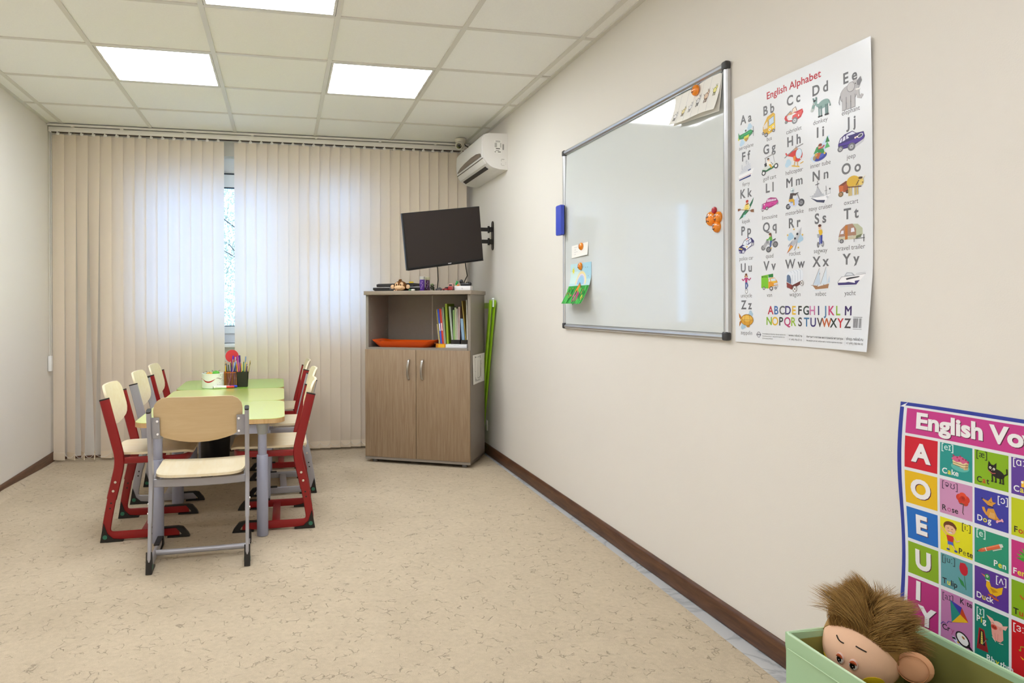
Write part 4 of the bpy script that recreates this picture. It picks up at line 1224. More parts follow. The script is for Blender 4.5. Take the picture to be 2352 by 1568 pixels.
def glyphs(body, bold=0.):
    if (body, bold) in GL: return GL[(body, bold)]
    c = bpy.data.curves.new('lettering', 'FONT'); c.body = body; c.offset = bold; c.resolution_u = 4
    o = bpy.data.objects.new('lettering', c); COL.objects.link(o)
    dg = bpy.context.evaluated_depsgraph_get(); dg.update()
    me = bpy.data.meshes.new_from_object(o.evaluated_get(dg))
    vs = [(v.co.x, v.co.y) for v in me.vertices]; fs = [tuple(p.vertices) for p in me.polygons]
    bpy.data.objects.remove(o); bpy.data.curves.remove(c); bpy.data.meshes.remove(me)
    if vs:
        x0 = min(v[0] for v in vs); vs = [(x - x0, y) for x, y in vs]; w = max(v[0] for v in vs)
    else: w = 0
    GL[(body, bold)] = (vs, fs, w)
    return GL[(body, bold)]

def sheet_thing(name, label, cat, loc, sheet, prints, group=None, part='sheet', nu=16, nv=16, size=(1, 1), back=.0004, m=None):
    """paper built as a thin solid with its printed shapes in one mesh"""
    t = thing(name, label, cat, loc, 0, group)
    q = prints.q; q.use(m or m_paper)
    q.slab(lambda u, v, sd: sheet(u * size[0], v * size[1], -back * sd), nu, nv)
    q.build(part, t, fix=False)
    return t

# strip of animal pictures under the top magnet
SX, SZh = .300, .112
def f_strip(u, v, l=0.):            # u from the viewer's left, v from the bottom, lift towards the room
    k = max(0, (SZh - .02 - v) / (SZh - .02))
    return Vector((-.0022 - .030 * k ** 1.6 - l, -u, v - .020 * (u / SX) * k - .004 * math.sin(u * 20)))
p = Print(f_strip)
for k in range(1, 6): p.L('B9BBC2', .0012, (SX * k / 6, .002), (SX * k / 6, SZh - .002))
def beast(cx, cy, s, body, line, horn):
    p.at(cx, cy, s)
    p.E(line, 0, 0, .72, .56); p.E(body, 0, 0, .62, .46); p.E(line, .55, .5, .36, .34); p.E(body, .55, .5, .27, .25)
    for x in (-.4, -.15, .2, .42): p.L(line, .13, (x, -.4), (x - .05, -1.0))
    p.L(line, .12, (.4, .8), (.3, 1.05)); p.L(line, .12, (.7, .8), (.8, 1.05)); p.E(line, .62, .55, .07); p.L(line, .08, (-.65, .2), (-.9, .5))
    if horn: p.P(horn, [(.85, .5), (1.1, .42), (.85, .34)])
    p.flat()
beast(.025, .030, .017, 'ECECEC', '55555A', None); beast(.077, .040, .017, 'E3D7A0', '6A5A3A', 'E0B020'); beast(.122, .044, .016, 'E8E8EA', '77777C', None)
beast(.170, .052, .018, 'DCDCDE', '4A4A50', None); beast(.222, .054, .020, 'E0C6AE', '6A4A34', None); beast(.272, .062, .016, 'EDE68A', '7A7A4A', 'E0B020')
sheet_thing('picture_strip', 'white sheet with six small animal drawings at the top right of the whiteboard', 'paper', (BX, -.752, 1.852), lambda u, v, l: f_strip(u, v, l), p, size=(SX, SZh), nu=14, nv=12)
t = thing('picture_strip', 'second white sheet half hidden behind the sheet of animal drawings', 'paper', (BX, -.757, 1.846))
q = MB().use(m_paper); q.slab(lambda u, v, sd: Vector((-.0008 - .012 * (1 - v) ** 1.6 - .0004 * sd, -(u * SX), v * .116 - .020 * u * (1 - v))), 12, 10); q.build('sheet', t)

# small note
def f_note(u, v, l=0.):
    k = max(0, 1 - v / .05); e = max(0, u - .13) / .08
    return Vector((-.0016 - .010 * k * (1 - e * .5) * (u / .21) - l, -u, v - .006 * (1 - u / .21)))
p = Print(f_note)
for k, s_ in enumerate(('My spelling words', 'ship, shop', 'a happy school bus', 'red house')): p.text('8A8C96', s_, .035, .052 - .0125 * k, .0042, 'l')
sheet_thing('paper_note', 'small white note with four short lines of print on the whiteboard', 'paper', (BX, .290, 1.398), f_note, p, size=(.212, .066), nu=10, nv=8)

# child's drawing
DW, DH = .265, .212
def f_draw(u, v, l=0.):
    k = max(0, 1 - v / (DH * .72))
    return Vector((-.0016 - .055 * k ** 1.7 - .004 * abs(math.sin(u * 9)) * k - l, -u, v))
p = Print(f_draw); p.stack = True; p.base = 8
p.B('BFE0E6', 0, DW, DH * .42, DH, 10, 10); p.B('A9D6E8', DW * .55, DW, DH * .6, DH, 6, 6); p.B('D3ECEA', 0, DW * .4, DH * .5, DH * .8, 6, 4)
p.B('2FA03C', 0, DW, 0, DH * .44, 10, 10)
for k in range(40):
    x = random.uniform(.008, DW - .012); y = random.uniform(.004, DH * .40)
    p.E(('3DB84A', '1E8434', '57C457')[k % 3], x, y, .010, .016, random.uniform(-30, 30), 8)
p.at(.148, .100, 1)
for r_, c in ((.068, 'EDE3B4'), (.061, 'F3E2A0'), (.054, 'E3DDE9'), (.047, 'C3C6E4'), (.041, '9CCBE6')): p.E(c, 0, 0, r_, r_ * 1.05, 0, 20, 0, 180)
p.flat()
p.E('E8E23A', .040, .175, .011, .013)
for k in range(8): a = k * PI / 4; p.L('E8E23A', .002, (.04 + .014 * math.cos(a), .175 + .015 * math.sin(a)), (.04 + .021 * math.cos(a), .175 + .022 * math.sin(a)))
p.P('C64E86', [(.110, .012), (.150, .004), (.160, .060), (.120, .066)]); p.P('A83A70', [(.150, .004), (.182, .018), (.188, .068), (.160, .060)])
p.P('E58A1E', [(.116, .064), (.162, .060), (.144, .108)]); p.P('D9761A', [(.162, .060), (.194, .068), (.144, .108)])
p.L('4A2A1A', .0022, (.112, .066), (.143, .110), (.196, .068)); p.L('7A2A50', .0018, (.150, .004), (.160, .060))
for x, y in ((.137, .034), (.140, .026), (.176, .046), (.177, .038)): p.E('E8DC6A', x, y, .003)
for k in range(16): p.E(('E2543A', 'E89A5A', 'E06A7A')[k % 3], random.choice([random.uniform(.01, .1), random.uniform(.2, .255)]), random.uniform(.01, .08), .003, .005, 30, 8)
p.E('D8E23A', .232, .036, .006, .010)
for x, y in ((.20, .185), (.225, .185), (.235, .14)): p.L('3A4A5A', .0015, (x - .004, y + .002), (x, y), (x + .004, y + .003))
sheet_thing('child_drawing', 'child drawing of a pink house, meadow and rainbow low on the whiteboard', 'drawing', (BX, .305, 1.148), f_draw, p, size=(DW, DH), nu=14, nv=16)
# ------------------------------------------------------------------ alphabet poster
PW, PH = .588, .842
def f_abc(u, v, l=0.):              # v up from the bottom edge
    e = max(0, (u - .40) / .188); b_ = max(0, 1 - v / .22)
    x = .0035 + .0025 * math.sin(u * 9 + v * 3) ** 2 + .016 * e * e * b_ + .005 * b_ * abs(u / PW - .35) + .004 * (v / PH) ** 6
    return Vector((-x - l, -u, v))
p = Print(f_abc)
GREY, INK = '6C6D72', '4A4A4E'
p.text('C0293A', 'English Alphabet', .287, PH - .050, .0215, 'c', .018, wd=.236)
COLX = (.060, .177, .292, .401, .514)
def row(r): return PH - (.098 + .1262 * r)
def fat(c, s_, x, y, h, b_):
    if s_[0] in 'MNW':              # these outlines are thickened by overprinting
        for k in (-1, 0, 1): p.text(c, s_, x + k * .0009, y + .0004 * k, h, 'c', 0.)
    else: p.text(c, s_, x, y, h, 'c', b_)
def icon(fn, c, r, s=.046, dy=0.): 
    p.at(COLX[c], row(r) - .0385 + dy, s * .93, s * .76); fn(); p.flat()
def leaf_cloud(x, y, s=1., c='B9D6EA'): p.E(c, x, y, .22 * s).E(c, x + .22 * s, y + .08 * s, .2 * s).E(c, x + .1 * s, y + .25 * s, .2 * s)
def aeroplane():
    leaf_cloud(.35, .5); leaf_cloud(-.6, -.85)
    p.E('DDE9EE', -.05, .32, .3, .3).P('1E8C4A', [(-.95, .42), (-.8, .1), (-.2, .18), (.55, .32), (.85, .15), (.8, -.12), (.3, -.38), (-.5, -.36), (-.95, -.28)])
    p.P('2FAF62', [(-.6, .0), (.5, .2), (.75, .1), (.2, -.1), (-.6, -.18)]).P('D8DC4A', [(-.25, -.2), (.4, -.1), (.3, -.55), (.0, -.75), (-.25, -.5)]).P('B98A3A', [(-.2, -.42), (.33, -.36), (.2, -.62), (0, -.75)])
    p.E('3A3A3E', -.02, .36, .1).L('9AA4AA', .06, (.92, .5), (.92, -.4)).E('4A4A4E', .88, .05, .08).P('D8DC4A', [(-.98, -.2), (-.85, -.2), (-.85, -.45), (-.98, -.4)])
def bus():
    p.P('D9A92A', [(-.75, .05), (-.2, .9), (.5, 1.1), (.72, .9), (.7, -.6), (-.1, -.8), (-.75, -.55)]).P('F2CE3A', [(-.12, .65), (.55, .88), (.68, .75), (.66, -.5), (-.1, -.74)])
    p.P('5A5A5A', [(-.05, .60), (.60, .80), (.60, .10), (-.05, -.08)]).P('C9DDF0', [(-.01, .55), (.57, .74), (.57, .14), (-.01, -.03)])
    for x in (-.65, -.48, -.31): p.P('E6EAF0', [(x, .1 + (x + .7) * .7), (x + .12, .22 + (x + .7) * .7), (x + .12, -.18), (x, -.2)])
    p.E('FFFFFF', .08, -.4, .12).E('6A4A1A', .08, -.4, .05).E('FFFFFF', .52, -.25, .1).E('6A4A1A', .52, -.25, .04).wheel(-.35, -.78, .2).wheel(.55, -.62, .15).wheel(-.7, -.55, .13).P('B98A2A', [(.15, -.62), (.42, -.55), (.42, -.47), (.15, -.52)])
def cabriolet():
    p.P('D23A40', [(-1, .1), (-.9, .3), (-.3, .45), (.25, .35), (.9, .42), (1, .1), (.75, -.3), (.35, -.42), (-.2, -.42), (-.85, -.25)]).P('E8605E', [(-.1, .1), (.9, .34), (.8, -.1), (.3, -.3), (-.2, -.2)])
    p.P('8A8A8E', [(-.85, .3), (-.3, .62), (-.25, .52), (-.75, .24)]).P('E2A878', [(-.7, .28), (-.3, .5), (.1, .3), (-.25, .22)]).P('F2E2D2', [(-.25, .28), (-.1, .66), (.22, .78), (.35, .42)]).L('5A3A3A', .04, (-.25, .28), (-.08, .68), (.22, .8), (.36, .4))
    p.wheel(.12, -.42, .3, 'D2D2D8', '8A8A90').wheel(-.8, -.3, .14, 'AAAAAA', '77777A').E('FFFFFF', .55, -.08, .05, .1).E('F2D2CE', -.6, .0, .07)
def donkey():
    c, d = '8FB0AC', '6E8E8C'
    p.E(c, .3, .15, .55, .36, 12).P(c, [(-.55, .5), (-.2, .3), (.1, .3), (.0, -.15), (-.35, .1)]).E(c, -.5, .45, .24, .2, 40).P(c, [(-.7, .5), (-.42, .42), (-.6, -.12), (-.88, -.1)]).E('C9D2D2', -.76, -.1, .17, .16)
    for x in (-.12, .08, .5, .66): p.L(d, .12, (x, 0), (x + .02, -.75)); p.E('2E2E32', x + .02, -.84, .12, .08)
    p.P(d, [(-.62, .6), (-.72, .95), (-.55, .9), (-.5, .62)]).P(d, [(-.45, .6), (-.42, .98), (-.28, .9), (-.32, .6)]).E('2A2A2E', -.52, .66, .12, .08).E('FFFFFF', -.6, .4, .1, .07).E('2A2A2E', -.62, .39, .04).L(d, .06, (.82, .3), (.92, -.1)).E(d, .93, -.16, .06, .09)
def elephant():
    c, d = 'C3C2C6', '9A999F'
    p.E(d, -.15, .15, .68, .66).E(c, -.15, .17, .64, .62).E(c, .35, .62, .42, .40)
    for x in (-.5, -.15, .2): p.P(d, [(x - .17, 0), (x + .17, 0), (x + .16, -.95), (x - .16, -.95)]).P(c, [(x - .14, 0), (x + .14, 0), (x + .13, -.9), (x - .13, -.9)])
    p.E(d, .05, .6, .32, .36).E('CFCED2', .05, .6, .28, .32).P('85848C', [(.5, .85), (.8, 1.1), (.88, .8), (.7, .5), (.55, .55)]).L(c, .2, (.55, .45), (.58, .0), (.62, -.3), (.78, -.38), (.88, -.25)).P('FFFFFF', [(.4, .35), (.72, .28), (.9, .42), (.7, .2), (.42, .24)]).E('4A4A50', .42, .72, .04).L(d, .05, (-.8, .2), (-.9, -.2), (-.85, -.4))
def ferry():
    p.P('EDEFF3', [(-.95, -.25), (.2, -.05), (.95, .15), (.7, -.45), (.55, -.6), (-.85, -.75)]).P('2B3A7A', [(-.9, -.66), (.6, -.42), (.55, -.6), (-.85, -.78)]).L('B84A5A', .03, (-.92, -.58), (.65, -.33))
    for k in range(4): p.P('D9DDE6', [(-.8 + .16 * k, -.15 + .17 * k), (.6 - .02 * k, .1 + .15 * k), (.6 - .02 * k, .22 + .15 * k), (-.8 + .16 * k, -.04 + .17 * k)]).L('9AA2B4', .02, (-.8 + .16 * k, -.04 + .17 * k), (.6 - .02 * k, .22 + .15 * k))
    p.P('4A5A8A', [(.25, .1), (.6, .16), (.6, .05), (.25, -.02)]).L('9AA0AE', .05, (.05, .7), (.05, 1.15)).L('9AA0AE', .04, (-.5, .3), (-.5, .75)).L('9AA0AE', .03, (-.08, .95), (.2, 1.0)).L('AAB2C0', .04, (.3, .65), (.3, .9))
def golf():
    p.L('9A9A9C', .10, (-.55, .72), (.55, .95)).L('77777A', .07, (-.48, .65), (-.5, .05)).L('AAAAAC', .06, (.42, .85), (.6, .1)).P('D5DBD5', [(-.8, -.2), (-.3, .0), (.3, .0), (.75, .15), (.8, -.15), (.3, -.3), (-.75, -.55)])
    p.P('1F6A3C', [(-.9, -.5), (-.85, -.3), (-.4, -.42), (.3, -.22), (.85, -.02), (.95, -.1), (.8, -.3), (.3, -.45), (-.4, -.6)]).P('3A3A3E', [(-.62, .2), (-.35, .28), (-.3, -.05), (-.55, -.1)])
    p.P('F2EFE6', [(-.3, .35), (.0, .4), (.15, .1), (-.05, -.05), (-.3, .0)]).E('E6BE9A', -.12, .5, .12, .14).E('2A1E1A', -.15, .6, .13, .08).P('D9A92A', [(-.1, .05), (.15, .05), (.35, -.3), (.2, -.35)]).L('4A4A4E', .05, (.2, .2), (.4, -.05))
    p.wheel(-.68, -.66, .24, 'FFFFFF', '3A3A3E').wheel(.78, -.28, .24, 'FFFFFF', '3A3A3E')
def helicopter():
    leaf_cloud(-.75, -.5, 1.1)
    p.P('D8322A', [(-.95, .6), (-.85, .35), (-.1, .05), (.0, -.3), (.5, -.5), (.8, -.2), (.75, .3), (.4, .7), (.1, .65), (-.75, .45), (-.8, .62)]).E('D8322A', .4, .08, .5, .55).E('7A8A9A', .52, .22, .34, .46).E('D3E3F2', .52, .22, .31, .43).P('E88A1E', [(-.05, .1), (.18, .15), (.18, -.3), (-.05, -.28)])
    p.L('8E8E92', .09, (-1.0, .2), (.2, .82), (.95, .98)).E('C9A07A', .22, .72, .16, .12).L('8E8E92', .05, (.2, .75), (.25, 1.0)).L('E3B52A', .10, (-.2, -.72), (.55, -.95)).L('E3B52A', .08, (.7, -.7), (.98, -.62)).L('D9A52A', .07, (.1, -.4), (.02, -.75)).L('D9A52A', .07, (.4, -.48), (.42, -.85)).E('FFFFFF', .72, -.25, .08, .06)
def tube_():
    p.P('C9DDF2', [(-1, -.55), (-.2, .1), (.5, .9), (.85, 1.1), (.6, .3), (.3, -.6), (-.6, -1)]).P('2F7A45', [(-.6, -.1), (-.1, .55), (-.1, 0)]).P('3D9A57', [(-.65, -.25), (-.35, .35), (-.05, -.1)]).P('2F7A45', [(.45, .5), (.65, 1.05), (.85, .5)]).P('57B36C', [(.4, .0), (.62, .55), (.88, .05)])
    p.E('2E3A9A', .0, -.6, .62, .32, 14).E('4A57C4', .0, -.52, .4, .18, 14).P('2F8C44', [(-.25, .1), (.3, .05), (.4, -.35), (-.2, -.35)]).P('B9622E', [(-.35, -.2), (.1, -.25), (-.15, -.75), (-.4, -.65)]).E('C9A23A', -.4, -.35, .14).E('9A8A6A', -.55, -.6, .14, .2).E('E8C09A', -.02, .28, .16, .18).E('8A3A2A', 0, .42, .17, .13).L('C23A34', .1, (-.15, .12), (.22, .16), (.36, .3)).E('E3C23A', .42, -.38, .09)
def jeep():
    c, d = '4B2E9A', '33206E'
    p.P(d, [(-1, .0), (-.85, .4), (-.5, .62), (.1, .72), (.42, .48), (.95, .45), (1.05, .1), (.95, -.2), (.2, -.45), (-.75, -.42), (-1, -.2)]).P(c, [(-.96, -.02), (-.4, .12), (.2, .34), (.92, .40), (1.0, .1), (.9, -.12), (.2, -.40), (-.75, -.37)])
    p.P('E1E1F4', [(-.36, .55), (.1, .66), (.36, .48), (-.25, .36)]).P('E1E1F4', [(-.9, .08), (-.8, .36), (-.68, .42), (-.72, .12)]).P('E1E1F4', [(-.66, .13), (-.6, .45), (-.45, .50), (-.42, .2)]).P('DDDDF0', [(-.36, .22), (-.38, .5), (-.28, .48), (-.14, .28)])
    p.P('C9C9D2', [(.3, -.35), (.95, -.1), (1.0, .0), (.95, -.25), (.3, -.52)]).wheel(-.82, -.38, .22, 'B4B4BA', '6E6E76').wheel(.05, -.42, .29, 'B4B4BA', '6E6E76').E('E8E8F0', .72, .2, .22, .14, 20).E('4A4A60', .72, .2, .17, .10, 20).E('FFE9E4', .35, .15, .07).E('FFE9E4', .48, .18, .06)
def kayak():
    p.P('1F6A48', [(-.95, -1), (-.4, -.35), (.4, .3), (.95, 1), (.8, .45), (.3, -.3), (-.3, -.75)]).P('2E8A5C', [(-.8, -.9), (-.2, -.4), (.5, .3), (.2, -.25), (-.3, -.65)])
    p.P('E8DFA8', [(-.1, .4), (.35, .45), (.5, .1), (.3, -.2), (.15, -.1), (-.5, -.1), (-.45, -.02)]).P('E3C23A', [(-.12, .42), (.32, .45), (.3, -.05), (-.15, -.1)]).L('F6EEB0', .05, (-.12, .25), (.3, .28)).L('F6EEB0', .05, (-.12, .1), (.3, .12)).E('E8C09A', .12, .58, .14, .16).E('C23A2A', .14, .72, .17, .14).L('8A3A2A', .1, (.02, .42), (.3, .48)).L('6A4A2E', .05, (-.85, .05), (.8, -.35)).P('8A5A34', [(-1.05, .15), (-.7, .12), (-.68, -.05), (-1.05, -.12)]).P('8A5A34', [(.55, -.2), (.95, -.18), (.98, -.5), (.6, -.42)]).E('B9E2EA', -.2, -.7, .18, .1, 30)
def limousine():
    c = 'D23C9A'
    p.P('A82A7A', [(-.95, -.35), (-.9, .12), (-.45, .2), (-.28, .52), (.1, .60), (.75, .45), (.98, .1), (.95, -.1), (.2, -.35), (-.8, -.5)]).P(c, [(-.9, -.3), (-.85, .08), (-.4, .16), (.92, .12), (.92, -.08), (.2, -.3), (-.75, -.42)])
    for k in range(6): x = -.30 + .18 * k; p.P('EEDDF2', [(x, .22), (x + .04, .48 - .02 * k), (x + .14, .48 - .02 * k), (x + .15, .22)])
    p.wheel(-.32, -.38, .17, 'C9C9CC').wheel(-.8, -.5, .12, 'C9C9CC').wheel(.9, -.1, .1).E('F4F0F6', -.6, .02, .07).P('C9B9D2', [(-1.02, -.4), (-.6, -.5), (-.6, -.42), (-1.02, -.3)]).P('B9A9C4', [(-.9, .1), (-.75, .12), (-.78, -.3), (-.9, -.28)])
def motorbike():
    p.wheel(.72, -.48, .34, '8E8E94', '4A4A50').wheel(-.68, -.62, .26, '9A9AA0', '3A3A40').P('C9D2EE', [(-.6, -.3), (.1, -.1), (.35, .1), (.5, -.5), (.1, -.75), (-.5, -.6)]).P('8A93B4', [(-.5, -.1), (.05, -.1), (.0, -.35), (-.4, -.35)]).L('77777E', .08, (.3, .45), (.68, -.45)).L('5A5A60', .08, (.12, .42), (.42, .46))
    p.P('D9A92A', [(-.6, .0), (-.1, .02), (.02, -.15), (.05, -.6), (-.1, -.62), (-.15, -.25), (-.6, -.2)]).P('4A3E3A', [(-.55, .02), (-.42, .55), (-.1, .52), (.3, .4), (.2, .25), (-.15, .3), (-.2, .02)]).E('C9DADF', -.22, .78, .2, .22).E('8A9AA4', -.15, .74, .1, .08).E('EEF3F5', -.26, .86, .07)
def cruiser():
    p.P('F2F3F8', [(-1, -.1), (-.5, -.3), (.95, -.18), (.6, -.7), (.35, -.85), (-.4, -.65)]).P('3A3F5E', [(-.95, -.25), (-.3, -.55), (.45, -.68), (.35, -.9), (-.35, -.72)]).L('8A8E9C', .03, (-1, -.1), (-.4, -.28), (.2, -.3), (.95, -.18))
    for x0, x1, y in ((-.85, .35, -.2), (-.65, .15, -.05), (-.5, .05, .1), (-.42, -.05, .25), (-.36, -.12, .42)): p.P('B9BDC6', [(x0, y - .08), (x1, y - .12), (x1 - .04, y + .08), (x0 + .06, y + .1)]).L('8A8E98', .02, (x0 + .06, y + .1), (x1 - .04, y + .08))
    p.L('77777E', .04, (-.25, .5), (-.25, 1.1)).L('3A3A44', .06, (-.42, .78), (-.1, .84)).L('8A8A92', .04, (.55, -.2), (.55, .5)).L('8A8A92', .04, (.44, .1), (.66, .12)).E('2A2A30', .9, .2, .07).L('8A8A92', .02, (.95, -.15), (.92, .2)).E('C9CCD6', .65, -.42, .08, .1)
def oxcart():
    p.P('C9662A', [(-.95, .25), (-.4, .5), (-.38, -.1), (-.9, -.35)]).P('7A3A1E', [(-.95, .25), (-.4, .5), (-.2, .45), (-.6, .2)]).P('A84E22', [(-.6, .2), (-.2, .45), (-.22, -.25), (-.6, -.32)]).wheel(-.78, -.42, .2, 'B98A5A', '7A6A4A').wheel(-.28, -.3, .13, '7A4A2A', '4A2E1A')
    p.E('D9B02E', .15, .35, .48, .42).P('D9B02E', [(.3, .6), (.7, .6), (.65, .0), (.3, -.05)]).E('E3C870', .75, .22, .2, .26).P('EEE6CE', [(.8, .5), (1.1, .62), (.88, .38)]).E('4A2E1A', .72, .5, .16, .08)
    for x in (-.15, .0, .3, .48): p.L('D2B870', .11, (x, .0), (x + .02, -.62))
    p.L('6A3E22', .07, (-.25, .0), (.75, -.12)).L('5A3A1E', .05, (.4, .05), (.6, .35)).E('8A6A4A', .88, .15, .05)
def police():
    c = '33286E'
    p.P(c, [(-1, -.35), (-.95, -.05), (-.45, .2), (-.1, .6), (.3, .8), (.7, .72), (1.0, .4), (.95, .05), (-.05, -.45), (-.3, -.75), (-.9, -.65)]).P('E6ECF6', [(-.48, .18), (-.2, .55), (.05, .48), (-.05, .05)]).P('FFFFFF', [(-.18, .58), (.25, .78), (.62, .72), (.1, .5)])
    p.P('EEF0F8', [(-.02, -.05), (.7, .3), (.68, .02), (-.02, -.38)]).P('DDE4F4', [(.05, .42), (.3, .52), (.3, .2), (.03, .06)]).P('DDE4F4', [(.35, .54), (.62, .64), (.68, .38), (.35, .22)]).L('2A2A40', .05, (-.5, .18), (-.2, .58), (.3, .8), (.68, .72)).E('D8322A', .12, .68, .08, .06).E('2A3A9A', .3, .76, .08, .06)
    p.E('E3B52A', .12, -.1, .08).wheel(-.35, -.55, .2, 'E6E6F4', '8A8AA0').wheel(.82, .1, .18, 'C9C9CC', '8A8AA0').E('F2D25A', -.78, -.22, .12, .07, -10).E('F2D25A', -.55, -.28, .1, .07, 20).P('DDDDF0', [(-.95, -.45), (-.65, -.52), (-.65, -.6), (-.92, -.54)])
def quad():
    p.wheel(-.72, -.4, .26, 'A2A2A6', '77777C').wheel(.65, -.2, .3, '8A8A8E', '5E5E62').P('AEAEB4', [(-.75, -.2), (-.3, .35), (.0, .0), (.5, .3), (.65, .2), (.2, -.35), (-.2, -.1), (-.5, -.45)]).P('8E8E96', [(-.4, .3), (-.15, .4), (-.05, .05), (-.35, -.05)])
    p.P('5DAE34', [(-.05, .6), (.25, .58), (.32, .2), (.05, .1)]).L('5DAE34', .1, (.0, .5), (-.15, .3), (-.3, .35)).P('3E5A9A', [(.05, .2), (.32, .2), (.2, -.1), (.15, -.45), (.02, -.4), (.05, -.1)]).E('E3BE9A', .08, .72, .12, .15).E('6A3E22', .06, .84, .15, .12).E('6A3E22', .18, .7, .05, .15).wheel(-.1, -.62, .28, '8A8A8E', '5E5E62').E('D9B25A', .2, -.5, .1, .06).P('3A3A40', [(.35, .25), (.7, .38), (.72, .28), (.4, .15)])
def rocket():
    leaf_cloud(-.55, .2, 1.1, 'A9CBE4'); leaf_cloud(.45, -.1, 1.1, 'A9CBE4')
    p.P('B9BCC4', [(.75, 1.05), (.35, .8), (-.15, .1), (-.4, -.4), (-.1, -.6), (.3, -.15), (.65, .5)]).P('D2D5DA', [(.75, 1.05), (.35, .8), (-.15, .1), (-.3, -.25), (.1, .15)]).P('A2A6B0', [(-.2, .0), (-.7, -.45), (-.72, -.62), (-.3, -.35)]).P('A2A6B0', [(.2, -.25), (-.1, -1.0), (.05, -.95), (.35, -.1)])
    p.E('1E2230', .3, .48, .11).E('1E2230', .05, .1, .10).P('C2561E', [(-.42, -.42), (-.15, -.6), (-.85, -1.2)]).P('F0B42A', [(-.38, -.5), (-.2, -.62), (-.7, -1.02)])
    for x, y in ((-.75, .5), (-.05, .95), (.85, .35), (.4, -.75)): p.P('E3B52A', [(x + (.12 if k % 2 == 0 else .05) * math.sin(k * PI / 5), y + (.12 if k % 2 == 0 else .05) * math.cos(k * PI / 5)) for k in range(10)])
def segway():
    p.E('77777C', -.22, -.72, .12, .26).E('8E8E94', .22, -.68, .14, .28).E('B9B9BE', .22, -.68, .06, .13).L('4A5AB0', .09, (-.05, -.7), (-.08, .1)).P('2E3E9A', [(.0, .1), (.2, .1), (.18, -.65), (.02, -.65)]).P('E3B81E', [(-.18, .55), (.15, .58), (.22, .3), (.1, .08), (-.1, .08)]).P('A2A6B0', [(-.32, .2), (-.05, .22), (-.08, -.12), (-.25, -.12)]).E('E3BE9A', -.05, .75, .13, .17).E('5A2A1E', -.05, .92, .16, .12).L('C9CCD2', .06, (-.15, -.75), (.15, -.72))
def trailer():
    p.P('B9BEA2', [(.0, .62), (.5, .55), (.85, .2), (.85, -.25), (.45, -.5), (.2, -.5)]).P('A8806A', [(-.95, -.25), (-.8, .25), (-.4, .6), (.1, .62), (.38, .2), (.38, -.25)]).P('C9C2A8', [(-.95, -.28), (.38, -.28), (.32, -.52), (-.95, -.48)]).P('C2762A', [(-.45, .5), (-.25, .55), (-.25, -.48), (-.45, -.5)]).P('E4E4F0', [(-.82, -.05), (-.72, .2), (-.55, .2), (-.55, -.05)]).P('E4E4F0', [(.0, .0), (.02, .3), (.22, .32), (.28, .02)])
    p.P('6E7654', [(.4, -.3), (.8, -.2), (.72, -.42), (.36, -.5)]).wheel(-.7, -.58, .16, 'A2A2A6', '5E5E62').L('5E5E62', .05, (.35, -.5), (1.0, -.5)).L('5E5E62', .05, (.95, -.25), (.95, -.75)).L('77777A', .04, (.25, -.5), (.25, -.72)).L('77777A', .04, (-.92, -.45), (-.92, -.62))
def unicycle():
    p.E('3A3A40', .02, -.78, .17, .28).E('EEF0F4', .02, -.78, .13, .23).L('3A3A40', .05, (.02, -.4), (.02, -.78)).P('B93A74', [(-.18, .55), (.18, .55), (.12, .05), (-.12, .05)]).L('B93A74', .11, (-.15, .5), (-.38, .28), (-.55, .42)).L('B93A74', .11, (.15, .5), (.38, .3), (.58, .48)).P('3E5A9A', [(-.14, .08), (.14, .08), (.28, -.25), (.12, -.5), (.06, -.45), (.12, -.2), (.0, -.05), (-.02, -.6), (-.12, -.58)]).E('E3BE9A', .0, .72, .12, .15).E('7A4A2A', .0, .86, .15, .12).E('A86A44', -.14, .68, .07, .1).E('A86A44', .14, .68, .07, .1)
def van():
    p.P('1F7A2E', [(-.15, .72), (.4, .78), (.42, .45), (-.1, .42)]).P('7CC81E', [(-.95, .62), (-.15, .72), (-.12, -.62), (-.95, -.55)]).text('2A4A1A', 'MOVING', -.56, .44, .15, 'c', .01, .62).P('E39A1E', [(-.12, .3), (.25, .42), (.6, .38), (.9, .0), (.95, -.4), (.3, -.55), (-.12, -.62)]).P('F0C23A', [(.1, .05), (.55, .1), (.9, .0), (.5, -.12)]).P('D5E3F0', [(.15, .32), (.62, .34), (.75, .1), (.2, .06)]).P('D5E3F0', [(-.06, .25), (.08, .3), (.1, .05), (-.06, .02)])
    p.P('D2D2D6', [(.5, -.15), (.92, -.08), (.92, -.28), (.5, -.32)]).P('C9C9CE', [(.3, -.45), (1.0, -.3), (.98, -.5), (.35, -.62)]).wheel(-.62, -.58, .15, 'DDDDDD').wheel(.22, -.62, .2, 'DDDDDD').wheel(.72, -.6, .12)
